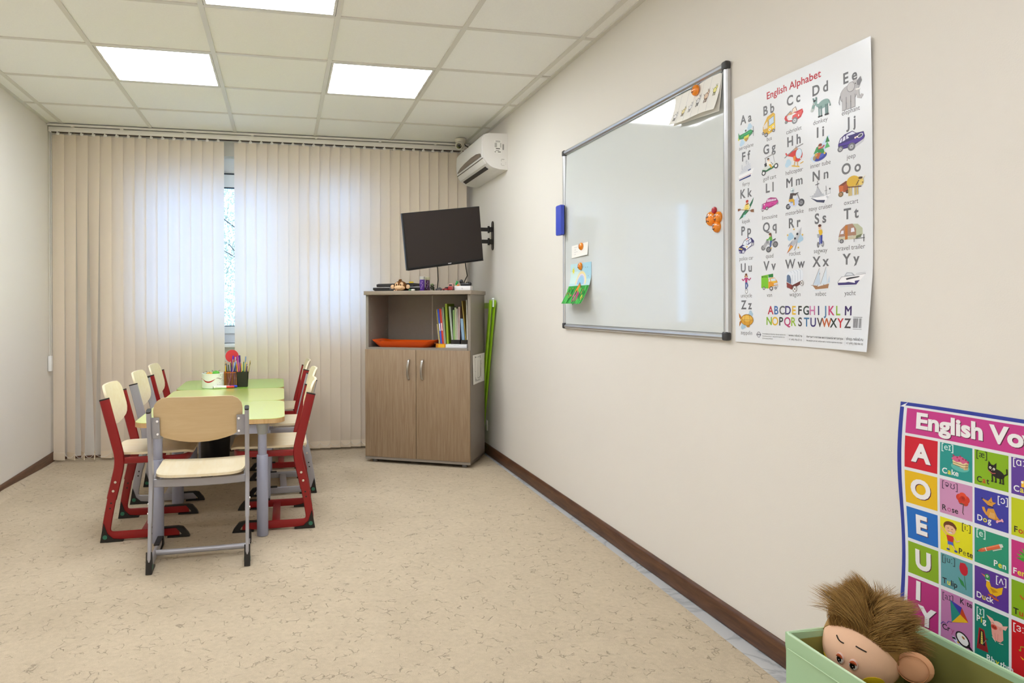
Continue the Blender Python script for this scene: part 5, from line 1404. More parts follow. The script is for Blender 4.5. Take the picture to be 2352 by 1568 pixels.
def wagon():
    p.wheel(-.72, -.5, .16, 'EDEDEE', '77777A').P('8E3A34', [(-.9, -.1), (-.35, -.35), (-.35, -.8), (-.85, -.55)]).P('6A2A28', [(-.35, -.35), (.8, .05), (.78, -.25), (-.35, -.8)]).P('E3E9F2', [(-.95, .0), (-.9, .6), (-.7, .85), (.5, 1.05), (.8, .9), (.9, .5), (.85, .05), (-.3, -.4), (-.35, .2), (-.6, .55)]).P('5E7494', [(-.88, -.05), (-.85, .5), (-.7, .65), (-.5, .45), (-.4, .1), (-.4, -.3)])
    for k in range(4): x = -.25 + .28 * k; p.L('AEBACB', .03, (x - .2, .88 + .04 * k), (x, .6 + .1 * k), (x + .02, -.28 + .12 * k))
    for x, y, r in ((.0, -.75, .3), (.75, -.25, .24)): p.E('77706C', x, y, r * .8, r).E('EDEDEE', x, y, r * .65, r * .84).L('77706C', .04, (x - r * .5, y - r * .5), (x + r * .5, y + r * .5)).L('77706C', .04, (x - r * .5, y + r * .5), (x + r * .5, y - r * .5)).E('77706C', x, y, .06)
def xebec():
    p.P('A87A54', [(-.8, -.5), (-.3, -.62), (.8, -.4), (.72, -.78), (-.5, -.85)]).P('8A5E3E', [(-1.0, -.45), (-.3, -.55), (-.3, -.62), (-.9, -.5)]).L('5A4A3A', .04, (-.3, -.55), (-.08, .55)).L('5A4A3A', .04, (.3, -.5), (.5, .6)).P('C6D6E6', [(-.12, .95), (-.75, -.45), (-.05, -.45)]).P('D5E2EE', [(.55, 1.05), (.0, -.4), (.62, -.42)]).P('C6D6E6', [(.85, .3), (.66, -.35), (.88, -.3)]).L('8A7A6A', .03, (-.12, .95), (-.75, -.45)).L('8A7A6A', .03, (.55, 1.05), (.0, -.4)).L('C9D6E0', .03, (-.7, -.95), (.6, -.92))
def yacht():
    p.P('F4F4F8', [(-1.0, -.35), (-.7, .1), (-.3, .3), (.6, .25), (1.1, .25), (.5, -.45), (-.9, -.5)]).P('3A2E6E', [(-1.0, -.32), (-.4, -.32), (.7, -.18), (.45, -.5), (-.95, -.5)]).P('A9B0BA', [(-.5, .15), (-.3, .42), (.1, .38), (.35, .15)]).P('D5DAE2', [(-.4, .2), (-.25, .36), (.05, .33), (.2, .18)]).P('2A2A34', [(-.35, -.02), (.0, .05), (.7, .1), (.6, .02), (.0, -.08), (-.3, -.14)]).L('AAAAB4', .025, (.4, .3), (1.08, .34)).L('8A8A94', .03, (-1.0, -.3), (-.7, .1), (1.1, .25)).L('BFD0DF', .03, (-.8, -.62), (.4, -.58))
def zeppelin():
    leaf_cloud(.45, .55, 1., 'A9C6DA'); leaf_cloud(-.5, -.7, 1., 'A9C6DA')
    p.P('C27A24', [(-.6, .3), (-1.0, .75), (-.95, .3), (-.7, .0)]).P('C27A24', [(-.6, -.2), (-.95, -.65), (-.9, -.2), (-.65, .1)]).E('8A5A1E', .1, .05, .83, .58).E('D9A02E', .1, .05, .79, .54).E('E8BC52', .1, .2, .62, .3).L('8A5A1E', .025, (-.68, .05), (.88, .05)).L('8A5A1E', .025, (-.15, .56), (-.25, .05), (-.15, -.46)).L('8A5A1E', .025, (.4, .54), (.5, .05), (.4, -.44)).P('C28A2A', [(.0, -.5), (.5, -.5), (.4, -.68), (.08, -.68)]).L('F2D25A', .05, (-.95, .05), (-.6, .05))
CELLS = ['A a|aeroplane', 'B b|bus', 'C c|cabriolet', 'D d|donkey', 'E e|elephant', 'F f|ferry', 'G g|golf cart', 'H h|helicopter', 'I i|inner tube', 'J j|jeep', 'K k|kayak', 'L l|limousine', 'M m|motorbike',
         'N n|navy cruiser', 'O o|oxcart', 'P p|police car', 'Q q|quad', 'R r|rocket', 'S s|segway', 'T t|travel trailer', 'U u|unicycle', 'V v|van', 'W w|wagon', 'X x|xebec', 'Y y|yacht', 'Z z|zeppelin']
ICONS = [aeroplane, bus, cabriolet, donkey, elephant, ferry, golf, helicopter, tube_, jeep, kayak, limousine, motorbike, cruiser, oxcart, police, quad, rocket, segway, trailer, unicycle, van, wagon, xebec, yacht, zeppelin]
for i, cell in enumerate(CELLS):
    r, c = divmod(i, 5)
    let, word = cell.split('|')
    fat(GREY, let, COLX[c], row(r), .0285, .026)
    icon(ICONS[i], c, r, .0445 if c < 4 else .050)
    p.text(INK, word, COLX[c], row(r) - .0865, .0130, 'c', -.004)
cols = ['C0304A', '3A6AA8', '5A5A5E', '3A2A6E', 'E3B82E', '2A2420', '2A3A34', 'C87AA8', '332E70', '4A7AA8', 'C23A70', '8FB83A', '3A2060', '8FBC3A', 'E3B82E', '2A3A34', 'B83A70', '9ABE3A', '4A4444', '3E78A8', '33286E', '4A4040', 'C4622E', '22302A', 'C8323A', '4A4446']
for i in range(26):
    x = (.183 + .0262 * i + (.012 if i > 11 else 0)) if i < 13 else (.176 + .0277 * (i - 13))
    fat(cols[i], 'ABCDEFGHIJKLMNOPQRSTUVWXYZ'[i], x, PH - (.745 if i < 13 else .780), .0255, .020)
# small print along the bottom
p.layer(1).E('3A3A50', .125, PH - .813, .0095).E('E4E6EA', .125, PH - .813, .0078).B('3A3A50', .114, .136, PH - .8155, PH - .8105, 1, 1).text('E4E6EA', 'RELOD', .125, PH - .8148, .0034, 'c', .01)
p.text(INK, 'Эксклюзивный дистрибьютор и партнёр издательства', .143, PH - .811, .0036, 'l', 0, .108)
p.text(INK, 'Oxford University Press и французского издательства', .143, PH - .8185, .0036, 'l', 0, .104)
p.text(INK, 'CLE International в России', .143, PH - .826, .0036, 'l', 0, .050)
p.text(INK, 'www.relod.ru', .294, PH - .813, .0075, 'c', .004, .058).text(INK, '+7 (495) 956-37-15', .294, PH - .825, .0052, 'c', 0, .056)
p.text(INK, 'Интернет-магазин иностранной литературы', .342, PH - .8135, .0058, 'l', .004, .150).text(INK, 'Мы найдём для вас любую книгу и любое издательство мира', .342, PH - .8245, .0042, 'l', 0, .147)
p.text(INK, 'shop.relod.ru', .538, PH - .8135, .0085, 'c', .004, .066).text(INK, '+7 (495) 783-94-10', .538, PH - .825, .0056, 'c', 0, .066)
for x in (.262, .330, .500): p.B('C9CBD0', x, x + .0008, PH - .829, PH - .803, 1, 2)
for k in range(15):
    x = .530 + .0021 * k
    if k != 9: p.B('6E6E74', x, x + (.0016, .0008, .0012)[k % 3], PH - .779, PH - .753, 1, 1)
p.B('8A8A90', .529, .563, PH - .7505, PH - .749, 1, 1); p.B('8A8A90', .529, .563, PH - .783, PH - .7818, 1, 1)
m_poster = mat('poster_white_glossy', 'E6E9EE', .22, spec=.5)
sheet_thing('alphabet_poster', 'tall white English alphabet poster with small pictures right of the whiteboard', 'poster', (W, -1.120, 1.852 - PH), f_abc, p, size=(PW, PH), nu=20, nv=24, part='poster_sheet', m=m_poster)

# ------------------------------------------------------------------ colourful vowel poster
VW_, VH_ = .462, .576               # from the left blue edge and the bottom
U0, V0 = .018, VH_ - .006
def f_vow(u, v, l=0.):
    d = VH_ - v
    wave = .0055 * math.sin(d * 11.5 - .4) * max(0, 1 - u / .15)
    x = .004 + .010 * max(0, 1 - u / .09) ** 2 * (.55 + .45 * math.sin(d * 13 + .6)) + .002 * math.sin(u * 14 + 1) ** 2
    return Vector((-x - l, -u + wave + .004 * max(0, 1 - u / .15) * (1 if d > .2 else d / .2), v))
p = Print(f_vow)
p.base = 3
def cell(c, x0, x1, d0, d1, nx=5, ny=5): p.B(c, U0 + x0, U0 + x1, V0 - d1, V0 - d0, nx, ny)
p.B('2B3C9E', 0, VW_, VH_ - .012 + .0035, VH_, 24, 2).B('2B3C9E', 0, .010, 0, VH_ - .0085, 2, 24).B('2B3C9E', VW_ - .010, VW_, 0, VH_ - .0085, 2, 24)
cell('C8388A', .000, .424, .008, .071, 18, 4)
rows_ = [(.078, .157), (.165, .246), (.256, .334), (.342, .420), (.429, .548)]
cx = [(.000, .082), (.088, .168), (.173, .252), (.258, .337), (.343, .424)]
colr = [['D0142E', '1E948E', '86B414', '5E3C9C', 'D0142E'], ['E8BA10', 'CE92BC', '3A3AA4', 'C4CE14', '1E948E'], ['0E6CC6', 'E4DE14', '229474', 'C8307E', '86B414'],
        ['86AE18', '5E9EA6', '5A3494', '86AE18', '5E3C9C'], ['B82A7C', 'BE7AAE', '0C7C6A', 'C81420', 'E4DE14']]
for r in range(5):
    for c in range(5): cell(colr[r][c], cx[c][0], cx[c][1], rows_[r][0], rows_[r][1])
p.layer(3)
def VX(u): return U0 + u
def VY(d): return V0 - d
def shadow_text(s_, x, d, h, b_, wd=None):
    p.layer(3).text('5A1A3E', s_, VX(x + .0018), VY(d + .0016), h, 'c', b_, wd); p.layer(6).text('F0EEF0', s_, VX(x), VY(d), h, 'c', b_, wd)
shadow_text('English Vowels', .211, .054, .0365, .040, .370)
for s_, x, d in (('A', .041, .137), ('O', .040, .226), ('E', .040, .314), ('U', .041, .400), ('I', .028, .478), ('Y', .052, .535)):
    shadow_text(s_, x, d, .042, .045)
def word(parts, x, d, h=.0125, align='l'):
    """letters of a word in turn, each with its colour"""
    xx = VX(x)
    for s_, c in parts:
        w = glyphs(s_, .018)[2] * h / .682
        p.text(c, s_, xx, VY(d), h, 'l', .018); xx += w + h * .13
def ipa(s_, x, d, c, h=.0150):
    p.text(c, s_, VX(x), VY(d), h, 'l', .0)
p.layer(3)
Wt, Bk, Ye, Rd = 'F2F2F4', '1E1A22', 'E8DE3A', 'C4421E'
ipa('[eɪ]', .092, .094, 'D9F0EE'); ipa('[æ]', .178, .094, '26361A'); ipa('[ɑː]', .262, .094, Wt)
ipa('[əʊ]', .094, .183, '5A3A5A'); ipa('[ɔ]', .228, .185, Wt); ipa('[iː]', .142, .270, '4A4A1A'); ipa('[e]', .178, .272, 'D9F0EA')
ipa('[juː]', .092, .360, '2A464A'); ipa('[ʌ]', .224, .362, Wt); ipa('[aɪ]', .092, .449, '5A3A5A'); ipa('[ɪ]', .178, .449, 'D9F0EA'); ipa('[ɜː]', .262, .449, Wt)
word((('C', Wt), ('a', Ye), ('ke', Wt)), .094, .150); word((('C', Bk), ('a', Rd), ('t', Bk)), .179, .150); word((('C', Wt), ('ar', Ye)), .263, .150)
word((('R', Bk), ('o', 'B0588A'), ('se', Bk)), .094, .238); word((('D', Wt), ('o', Ye), ('g', Wt)), .180, .237); word((('F', Bk), ('or', Rd), ('k', Bk)), .264, .238)
word((('P', Bk), ('e', '8A8A1A'), ('te', Bk)), .134, .329); word((('P', Wt), ('e', Ye), ('n', Wt)), .219, .327); word((('F', Wt), ('er', Ye), ('n', Wt)), .262, .328)
word((('T', Bk), ('u', Ye), ('lip', Bk)), .092, .412); word((('D', Wt), ('u', Ye), ('ck', Wt)), .178, .412); word((('T', Bk), ('ur', Rd), ('tle', Bk)), .262, .414)
word((('K', Bk), ('i', 'B0588A'), ('te', Bk)), .137, .444, .0115); word((('Cr', Bk), ('y', 'B0588A')), .092, .522, .0125); word((('P', Wt), ('i', Ye), ('g', Wt)), .178, .466); word((('Rh', Wt), ('y', Ye), ('thm', Wt)), .202, .544, .0125)
def pic(x, d, s_, rot=0.): p.at(VX(x), VY(d), s_, rot=rot)
pic(.138, .119, .024)                                                   # cake
p.E('5EB8AE', 0, -.35, .95, .45).P('E8D8A4', [(-.8, .2), (.3, .35), (.85, .1), (.8, -.45), (.3, -.6), (-.7, -.35)]).P('CDB07A', [(.35, .1), (.85, .12), (.8, -.45), (.35, -.58)]).P('D2608C', [(-.9, .35), (-.6, .62), (.2, .68), (.85, .35), (.9, .12), (.6, .2), (.3, .02), (.0, .14), (-.4, .08), (-.7, .2)])
p.L('7A4A34', .05, (-.78, .0), (.3, -.12), (.8, .0)).L('7A4A34', .05, (-.75, -.2), (.3, -.36), (.8, -.22))
for x, y in ((-.7, .66), (-.3, .55), (.0, .7), (.3, .5), (.6, .45), (-.1, .3), (.85, .3)): p.E('A82E5E', x, y, .09)
pic(.226, .119, .023)                                                   # cat
p.E('1A1614', .05, -.15, .72, .42, -14).E('1A1614', -.5, .25, .42, .38).P('1A1614', [(-.9, .4), (-.82, .95), (-.5, .58)]).P('1A1614', [(-.35, .58), (-.02, .88), (-.05, .3)]).L('1A1614', .14, (.7, -.2), (1.0, .0), (.98, .45))
for x in (-.45, -.1, .35, .62): p.L('1A1614', .14, (x, -.4), (x + .03, -.95)).E('1A1614', x, -.97, .13, .07)
p.E('F0EEDA', -.62, .32, .12).E('F0EEDA', -.25, .24, .12).E('3A3A2A', -.62, .32, .05).E('3A3A2A', -.25, .24, .05).L('C85A5A', .07, (-.8, .02), (-.4, -.2), (-.1, -.14)).E('C9A8A0', -.45, .12, .05)
pic(.305, .128, .026)                                                   # car
p.P('F0B82A', [(-1, -.4), (-1, .1), (-.6, .2), (-.3, .65), (.4, .65), (.7, .2), (1, .1), (1, -.4)]).P('DDE6F0', [(-.5, .2), (-.25, .55), (.3, .55), (.55, .2)]).wheel(-.55, -.4, .24).wheel(.55, -.4, .24).E('F6F2E0', -.9, .0, .1)
pic(.144, .205, .023)                                                   # rose
for x, y, r_, c in ((-.3, .3, .42, 'D8402A'), (.35, .25, .42, 'D23824'), (0, .5, .42, 'E04A30'), (-.1, .0, .4, 'C8321E'), (.25, -.1, .36, 'D23824'), (0, .25, .3, 'C22C1A'), (.05, .32, .16, 'A82014')): p.E(c, x, y, r_, r_ * .9)
p.P('5A5A4A', [(-.4, -.35), (.4, -.3), (.1, -.25), (-.1, -.2)]).L('4A443E', .07, (.08, -.3), (.0, -1.15), (.12, -1.3))
pic(.214, .202, .024)                                                   # dog and bone
p.P('D89A3A', [(-.35, -.1), (.2, .0), (.5, -.6), (.75, -.85), (.3, -1.0), (-.3, -.95), (-.55, -.6)]).P('D89A3A', [(-.95, .72), (-.35, .58), (-.2, .78), (.15, .6), (.1, .2), (-.35, .2), (-.85, .55)]).P('D89A3A', [(-.2, .7), (-.02, 1.05), (.08, .65)]).P('D89A3A', [(.05, .6), (.45, .62), (.15, .35)]).P('D89A3A', [(-.95, -.1), (-.7, -.05), (-.5, -.55), (-.3, -.8), (-.55, -.75), (-.85, -.4)])
p.L('2A2218', .09, (-.35, .15), (.15, .12)).E('2A2218', -.92, .70, .07).L('2A2218', .04, (-.15, .56), (.0, .52)).P('C2802A', [(.3, -.9), (.85, -.8), (.8, -.95), (.3, -1.0)])
for k in range(4): p.L('F0D8A0', .04, (-.1 + .12 * k, -.4), (-.16 + .14 * k, -.85))
p.L('E8A8B8', .13, (.6, -1.05), (1.0, -.85)).E('E8A8B8', .55, -1.1, .1).E('E8A8B8', .6, -1.0, .09).E('E8A8B8', 1.02, -.78, .1).E('E8A8B8', 1.08, -.88, .09)
pic(.305, .200, .027)                                                   # fork
for k in range(4): p.L('8AB4D8', .06, (-.6 + .13 * k, .8 - .06 * k), (-.2 + .09 * k, .1))
p.P('8AB4D8', [(-.25, .12), (.12, .0), (.15, -.15), (-.1, -.2)]).L('8AB4D8', .12, (.05, -.15), (.7, -1.0))
pic(.113, .294, .032)                                                   # boy
p.E('6A3A1A', -.02, .62, .5, .40).E('E8B890', .0, .45, .42, .38).P('6A3A1A', [(-.48, .55), (-.3, .95), (.2, 1.0), (.5, .7), (.46, .5), (.2, .72), (-.1, .75), (-.38, .66)]).E('3A2418', -.15, .50, .035).E('3A2418', .15, .48, .035).P('FFFFFF', [(-.15, .28), (.18, .28), (.1, .18), (-.05, .17)]).L('8A3A2A', .03, (-.16, .29), (.0, .24), (.19, .29))
p.P('C8321E', [(-.3, .0), (.3, -.02), (.22, -.45), (-.2, -.45)]).L('E8B890', .08, (-.28, -.02), (-.55, .25), (-.72, .45)).L('E8B890', .08, (.28, -.06), (.5, -.32), (.72, -.18)).P('3E62C0', [(-.2, -.45), (.22, -.45), (.28, -.72), (.05, -.66), (-.18, -.72)]).L('E8C8A0', .07, (-.1, -.7), (-.12, -1.0)).L('E8C8A0', .07, (.2, -.7), (.42, -.98)).E('2E4A9A', -.15, -1.05, .13, .07).E('2E4A9A', .45, -1.03, .13, .08)
pic(.212, .291, .031, 28)                                               # pen
p.P('D8623A', [(-.85, -.12), (.75, -.14), (.75, .14), (-.85, .12)]).P('E88A62', [(-.7, .02), (.75, .04), (.75, .12), (-.7, .1)]).P('D9D9D2', [(.75, -.14), (1.0, -.1), (1.0, .1), (.75, .14)]).P('C85A34', [(-.85, -.12), (-1.15, .0), (-.85, .12)]).E('2A2418', -1.14, .0, .05).P('E8E8E2', [(-.45, -.13), (-.38, -.13), (-.38, .13), (-.45, .13)]).L('C9D2C2', .07, (.1, -.2), (.8, -.2))
pic(.300, .292, .032)                                                   # fern
for k in range(11):
    a = R(95 + 17 * (k - 5)); p.P(('3E9A34', '57B83A')[k % 2], [(0, -.1), (math.cos(a) * .55 - math.sin(a) * .12, math.sin(a) * .55 + math.cos(a) * .12), (math.cos(a) * 1.0, math.sin(a) * .95), (math.cos(a) * .5 + math.sin(a) * .12, math.sin(a) * .5 - math.cos(a) * .12)])
p.L('2E7A2A', .1, (0, -.1), (.1, -.9))
pic(.146, .378, .029)                                                   # tulip
p.L('2E7A4A', .06, (.05, .1), (.2, -1.0)).P('2E8A4A', [(-.5, -.2), (-.05, -.45), (.15, -.9), (-.2, -.75)]).E('C0142E', .0, .55, .36, .5, 8).P('C0142E', [(-.35, .65), (-.28, 1.05), (.0, .8), (.1, 1.08), (.36, .75), (.2, .3), (-.2, .3)])
pic(.214, .375, .027)                                                   # duck
p.P('E8B414', [(-.45, .35), (-.2, .35), (-.05, -.05), (.4, -.05), (.95, .25), (.85, -.35), (.4, -.7), (-.15, -.65), (-.5, -.15)]).E('2E8A4A', -.38, .62, .24, .26).P('E07A1E', [(-.58, .68), (-.95, .76), (-.58, .54)]).E('EEF0EA', -.38, .68, .1).E('2A2A2A', -.39, .68, .045).P('F2F2F0', [(-.52, .38), (-.18, .38), (-.18, .3), (-.5, .3)]).P('C28A14', [(-.15, -.15), (.3, -.2), (.55, -.3), (.1, -.5)]).L('C2561E', .14, (-.25, -.8), (.15, -.85)).L('C2561E', .14, (.2, -.92), (.55, -.95)).L('C2561E', .06, (.1, -.6), (.0, -.85)).L('C2561E', .06, (.4, -.65), (.42, -.95))
pic(.304, .374, .028)                                                   # turtle
p.E('2E7A3A', .1, .1, .6, .42).E('8FC46A', .1, .15, .48, .3).L('2E7A3A', .06, (-.4, .1), (.6, .1)).L('2E7A3A', .06, (.1, -.1), (.1, .45)).P('C2661E', [(-.5, -.2), (-.2, -.25), (-.25, -.7), (-.5, -.7)]).P('C2661E', [(.3, -.25), (.6, -.2), (.6, -.7), (.35, -.7)]).L('C2661E', .14, (-.45, .0), (-.8, -.05), (-.95, .1)).E('C2661E', .85, .2, .22, .18)
pic(.132, .473, .027)                                                   # kite
p.P('1E8A80', [(-.75, 1.0), (-.6, -.9), (.2, .1)]).P('3A3AA4', [(-.75, 1.0), (.35, .75), (.2, .1)]).P('C2421E', [(.35, .75), (.95, -.3), (.2, .1)]).P('E8B81E', [(.2, .1), (.95, -.3), (-.6, -.9)]).L('5A4A9A', .06, (-.6, -.9), (-.9, -.95), (-1.05, -1.2)).L('5A4A9A', .07, (-1.15, -1.25), (-1.4, -1.2), (-1.6, -1.45))
pic(.143, .527, .024, -32)                                              # penguin lying on its side
p.E('D5D2EE', .1, -.65, .95, .25).E('1A1218', .0, .05, .82, .62).E('F0EEEE', -.02, .06, .66, .46).P('1A1218', [(.6, -.15), (1.25, -.05), (1.25, .1), (.6, .2)]).P('1A1218', [(-.6, -.5), (-.85, -.72), (-.7, -.8), (-.4, -.6)]).E('B07A3A', -.05, .25, .18, .1).E('8A5A2A', -.05, .25, .1, .04).E('E8B81E', -.15, -.62, .13, .07).E('E8B81E', .4, -.62, .13, .07)
pic(.226, .468, .026)                                                   # pig
p.P('E8A498', [(-.55, .5), (.5, .45), (.55, -.6), (.3, -.9), (-.3, -.9), (-.45, -.5)]).P('EDB4A8', [(-.55, .5), (-.95, .95), (-.4, .85), (-.1, .55)]).P('EDB4A8', [(.3, .5), (.95, .75), (.75, .3), (.5, .3)]).E('EFC2B8', .1, .6, .4, .2).E('C8483A', -.25, .18, .28, .2).E('7A241C', -.33, .18, .06, .1).E('7A241C', -.16, .16, .06, .1).E('E09A8E', .3, .2, .12).L('D48A7E', .04, (-.15, -.3), (-.12, -.95)).L('D48A7E', .04, (.1, -.3), (.08, -.95)).L('F0D8CE', .05, (-.4, -.7), (-.1, -1.0)).L('F0D8CE', .05, (.2, -1.0), (.55, -.95))
pic(.192, .506, .028)                                                   # metronome
p.P('A81E24', [(-.3, .95), (.15, .9), (.5, -.75), (-.5, -.8)]).P('1A1216', [(-.2, .8), (.08, .78), (.25, -.35), (-.32, -.35)]).P('D8C85A', [(-.12, .7), (.0, .7), (.05, -.3), (-.15, -.3)]).P('8A1820', [(-.42, -.35), (.36, -.35), (.5, -.75), (-.5, -.8)]).L('8A8A7A', .05, (.0, -.3), (.4, .3)).E('3A4A44', .38, .28, .1)
for k in range(5): p.L('5A4A1A', .03, (-.1, .6 - .18 * k), (.0, .6 - .18 * k))
pic(.300, .510, .032)                                                   # bird and notes
p.P('E8D8B0', [(-.5, .2), (-.1, .3), (.3, -.1), (.5, -.7), (.1, -.8), (-.3, -.4)]).P('2E3E9A', [(-.1, .2), (.4, .0), (.6, -.5), (.2, -.4)]).P('E8C01E', [(-.5, .2), (-.75, .3), (-.55, .1)]).L('A89A2A', .06, (-.7, .7), (-.7, .95), (-.5, 1.0)).E('A89A2A', -.75, .68, .08, .06).L('A89A2A', .06, (-.3, .85), (-.3, 1.1))
p.flat()
# bent back corner
p.P('EDEFF4', [(.0, VH_ - .012), (.010, VH_ - .0125), (.019, VH_)])
sheet_thing('vowel_poster', 'colourful English vowel poster with blue edge above the green box, lower right', 'poster', (W, -1.802, .891 - VH_), f_vow, p, size=(VW_, VH_), nu=26, nv=30, part='poster_sheet', m=m_poster)
# ------------------------------------------------------------------ green fabric box with a plush doll
BXC = (2.982, -2.03, .0072)
BHX, BHY, BH = .168, .195, .351
m_gf = mat('mint_fabric', 'A9C9A2', .9, spec=.15, bump=(700, .08)); m_gi = mat('olive_lining', '8E8A4C', .95, spec=.1)
t = thing('storage_box', 'mint green fabric storage box against the wall, lower right corner', 'storage box', BXC)
q = MB().use(m_gf)
def wallp(p0, p1, inward):
    """one fabric side with a slight sag and a stitched rim"""
    p0, p1, n = Vector((*p0, 0)), Vector((*p1, 0)), Vector((*inward, 0))
    def fn(u, v, sd):
        sag = .006 * math.sin(PI * u) * math.sin(PI * min(1, v * 1.02))
        rim = .0022 if v > .90 else 0
        return p0.lerp(p1, u) + n * (sag - rim * (1 - sd) + (.0045 + rim) * sd) + Vector((0, 0, BH * v - .0035 * math.sin(PI * u) * (v > .9)))
    q.slab(fn, 16, 24)
c = [(-BHX, -BHY), (BHX, -BHY), (BHX, BHY), (-BHX, BHY)]
wallp(c[0], c[1], (0, 1)); wallp(c[1], c[2], (-1, 0)); wallp(c[2], c[3], (0, -1)); wallp(c[3], c[0], (1, 0))
q.box(-BHX, BHX, -BHY, BHY, 0, .005)
q.build('box_side', t)
q = MB().use(m_gi)
i = .0085
for (x0, x1, y0, y1) in ((-BHX + i, BHX - i, -BHY + i, -BHY + i + .002), (-BHX + i, BHX - i, BHY - i - .002, BHY - i), (-BHX + i, -BHX + i + .002, -BHY + i, BHY - i), (BHX - i - .002, BHX - i, -BHY + i, BHY - i)):
    q.box(x0, x1, y0, y1, .006, BH - .016)
q.box(-BHX + i, BHX - i, -BHY + i, BHY - i, .0055, .009)
q.build('lining', t)
q = MB().use(mat('pale_piping', 'C3DCBB', .8))
rp = [(x, y, BH - .0015) for x, y in rect(-BHX, BHX, -BHY, BHY, .01, 4)]
q.tube(rp, .0028, 8, wrap=True); q.tube([(x * 1.006, y * 1.006, BH - .036) for x, y, z in rp], .0010, 6, wrap=True)
q.build('piping', t)

# the doll: head leaning over the rim
m_skin = mat('peach_felt', 'F3C7A6', .85, spec=.15, bump=(420, .07)); m_ear = mat('peach_ear', 'EBB28A', .85, spec=.15)
HC = Vector((2.970, -1.900, .336))
doll = thing('plush_doll', 'plush doll with shaggy brown hair and yellow cheeks peeking out of the green box', 'doll', HC)
doll.rotation_euler = (Matrix.Rotation(R(-64), 3, 'Z') @ Matrix.Rotation(R(8), 3, 'Y') @ Matrix.Rotation(R(6), 3, 'X')).to_euler()
RX, RY, RZ = .084, .080, .092
def on_head(az, el, lift=0.):       # az: 0 = face front (-y), positive = viewer's right; el: degrees up
    a, e = R(az), R(el)
    d = Vector((math.sin(a) * math.cos(e), -math.cos(a) * math.cos(e), math.sin(e)))
    bulge = 1 + .05 * math.exp(-((el + 22) / 28) ** 2) * max(0, math.cos(a))
    return Vector((d.x * RX, d.y * RY, d.z * RZ)) * bulge + d * lift
q = MB().use(m_skin)
vs = []; NU, NV = 44, 28
lo = [[on_head(360 * k / NU, -88 + 176 * j / NV) for k in range(NU)] for j in range(NV + 1)]
q.ring(lo)
q.tube([(0, .01, -.08), (0, .02, -.18), (0, .03, -.308)], [.045, .065, .06], 20)     # neck and body down in the box
q.build('head', doll)
for s in (-1, 1):                   # flat stitched ears
    q = MB().use(m_ear)
    c = on_head(92, 7) if s > 0 else on_head(-97, -46); 
    def ear(u, v, sd):
        a = 2 * PI * u; r_ = v
        x = s * (.024 + .034 * r_ * math.cos(a)); z = .037 * r_ * math.sin(a)
        y = -.016 - .006 * (1 - r_ * r_) - .010 * s * 0 + (.010 * math.sqrt(max(0, 1 - r_ ** 4)) + .002) * (1 if sd else -1) * .5
        return c + Vector((x, y + .02 * (x * s / .06), z))
    q.slab(ear, 28, 7); o = q.build('ear', doll)
    q = MB().use(mat('ear_seam', 'C98A5E', .9))
    q.tube([c + Vector((s * (.024 + .028 * math.cos(a)), -.0265 + .02 * ((.024 + .028 * math.cos(a)) / .06), .031 * math.sin(a))) for a in [2 * PI * k / 32 for k in range(32)]], .0008, 5, wrap=True)
    q.build('ear_seam', o)
m_ew = mat('eye_white_plastic', 'F0E9E4', .2); m_eb = mat('eye_black', '120C0A', .12); m_lid = mat('orange_lid', 'C8623C', .4); m_rim = mat('eye_rim_pink', 'E9C3B4', .4)
EYE = .58
for az in (-11, 8):
    Mx = Matrix.Translation(on_head(az, -1, .0005)) @ (on_head(az, -1) - Vector((0, .02, 0))).to_track_quat('Z', 'Y').to_matrix().to_4x4()
    n = (on_head(az, -1) - Vector((0, .0, 0))).normalized()
    xax = Vector((math.cos(R(az)), math.sin(R(az)), 0)); yax = n.cross(xax) * 1
    if yax.z < 0: yax = -yax
    base = on_head(az, -1, .001)
    def dome(q, cx, cy, rx, ry, h, a0=0, a1=360, lift=0.):
        q2 = []
        for ring in range(7):
            f = math.cos(ring / 6 * PI / 2 * .97); hh = h * math.sin(ring / 6 * PI / 2) + lift
            q2.append([base + (xax * (cx + rx * f * math.cos(R(a))) + yax * (cy + ry * f * math.sin(R(a))) + n * hh) * EYE for a in [a0 + (a1 - a0) * k / 28 for k in range(28)]])
        q.ring(q2)
    q = MB().use(m_rim); dome(q, 0, 0, .0165, .0245, .003); o = q.build('eye', doll)
    q = MB().use(m_ew); dome(q, -.0005, -.001, .0142, .0215, .0035, lift=.0012); q.build('eye_white', o)
    q = MB().use(m_eb); dome(q, -.002, -.004, .0105, .0150, .0030, lift=.0027); q.build('pupil', o)
    q = MB().use(m_ew); dome(q, -.001, -.006, .0018, .0022, .0012, lift=.0052); dome(q, .003, -.013, .0014, .0018, .001, lift=.0045); q.build('glint', o)
    q = MB().use(m_lid)
    lid = []
    for ring in range(6):
        f = 1 - ring / 5 * .98
        lid.append([base + EYE * (xax * (-.0005 + .0135 * math.cos(R(a)) * (1 if ring < 5 else .9)) + yax * (.003 + (.0165 * math.sin(R(a))) * f) + n * (.0045 + .0020 * math.sin(PI * ring / 5))) for a in [180 * k / 16 for k in range(17)]])
    for A, B in zip(lid, lid[1:]): q.add(A + B, [(k, k + 1, 17 + k + 1, 17 + k) for k in range(16)])
    q.build('eyelid', o, fix=False)
    q = MB().use(m_eb)
    for k in range(7):
        u_ = -.008 + .0027 * k; st_ = base + EYE * (xax * u_ + yax * .004 + n * .0072)
        q.tube([st_, st_ + yax * .003 + xax * u_ * .15 + n * .001], [.0004, .0002], 4)
    q.build('eyelash', o)
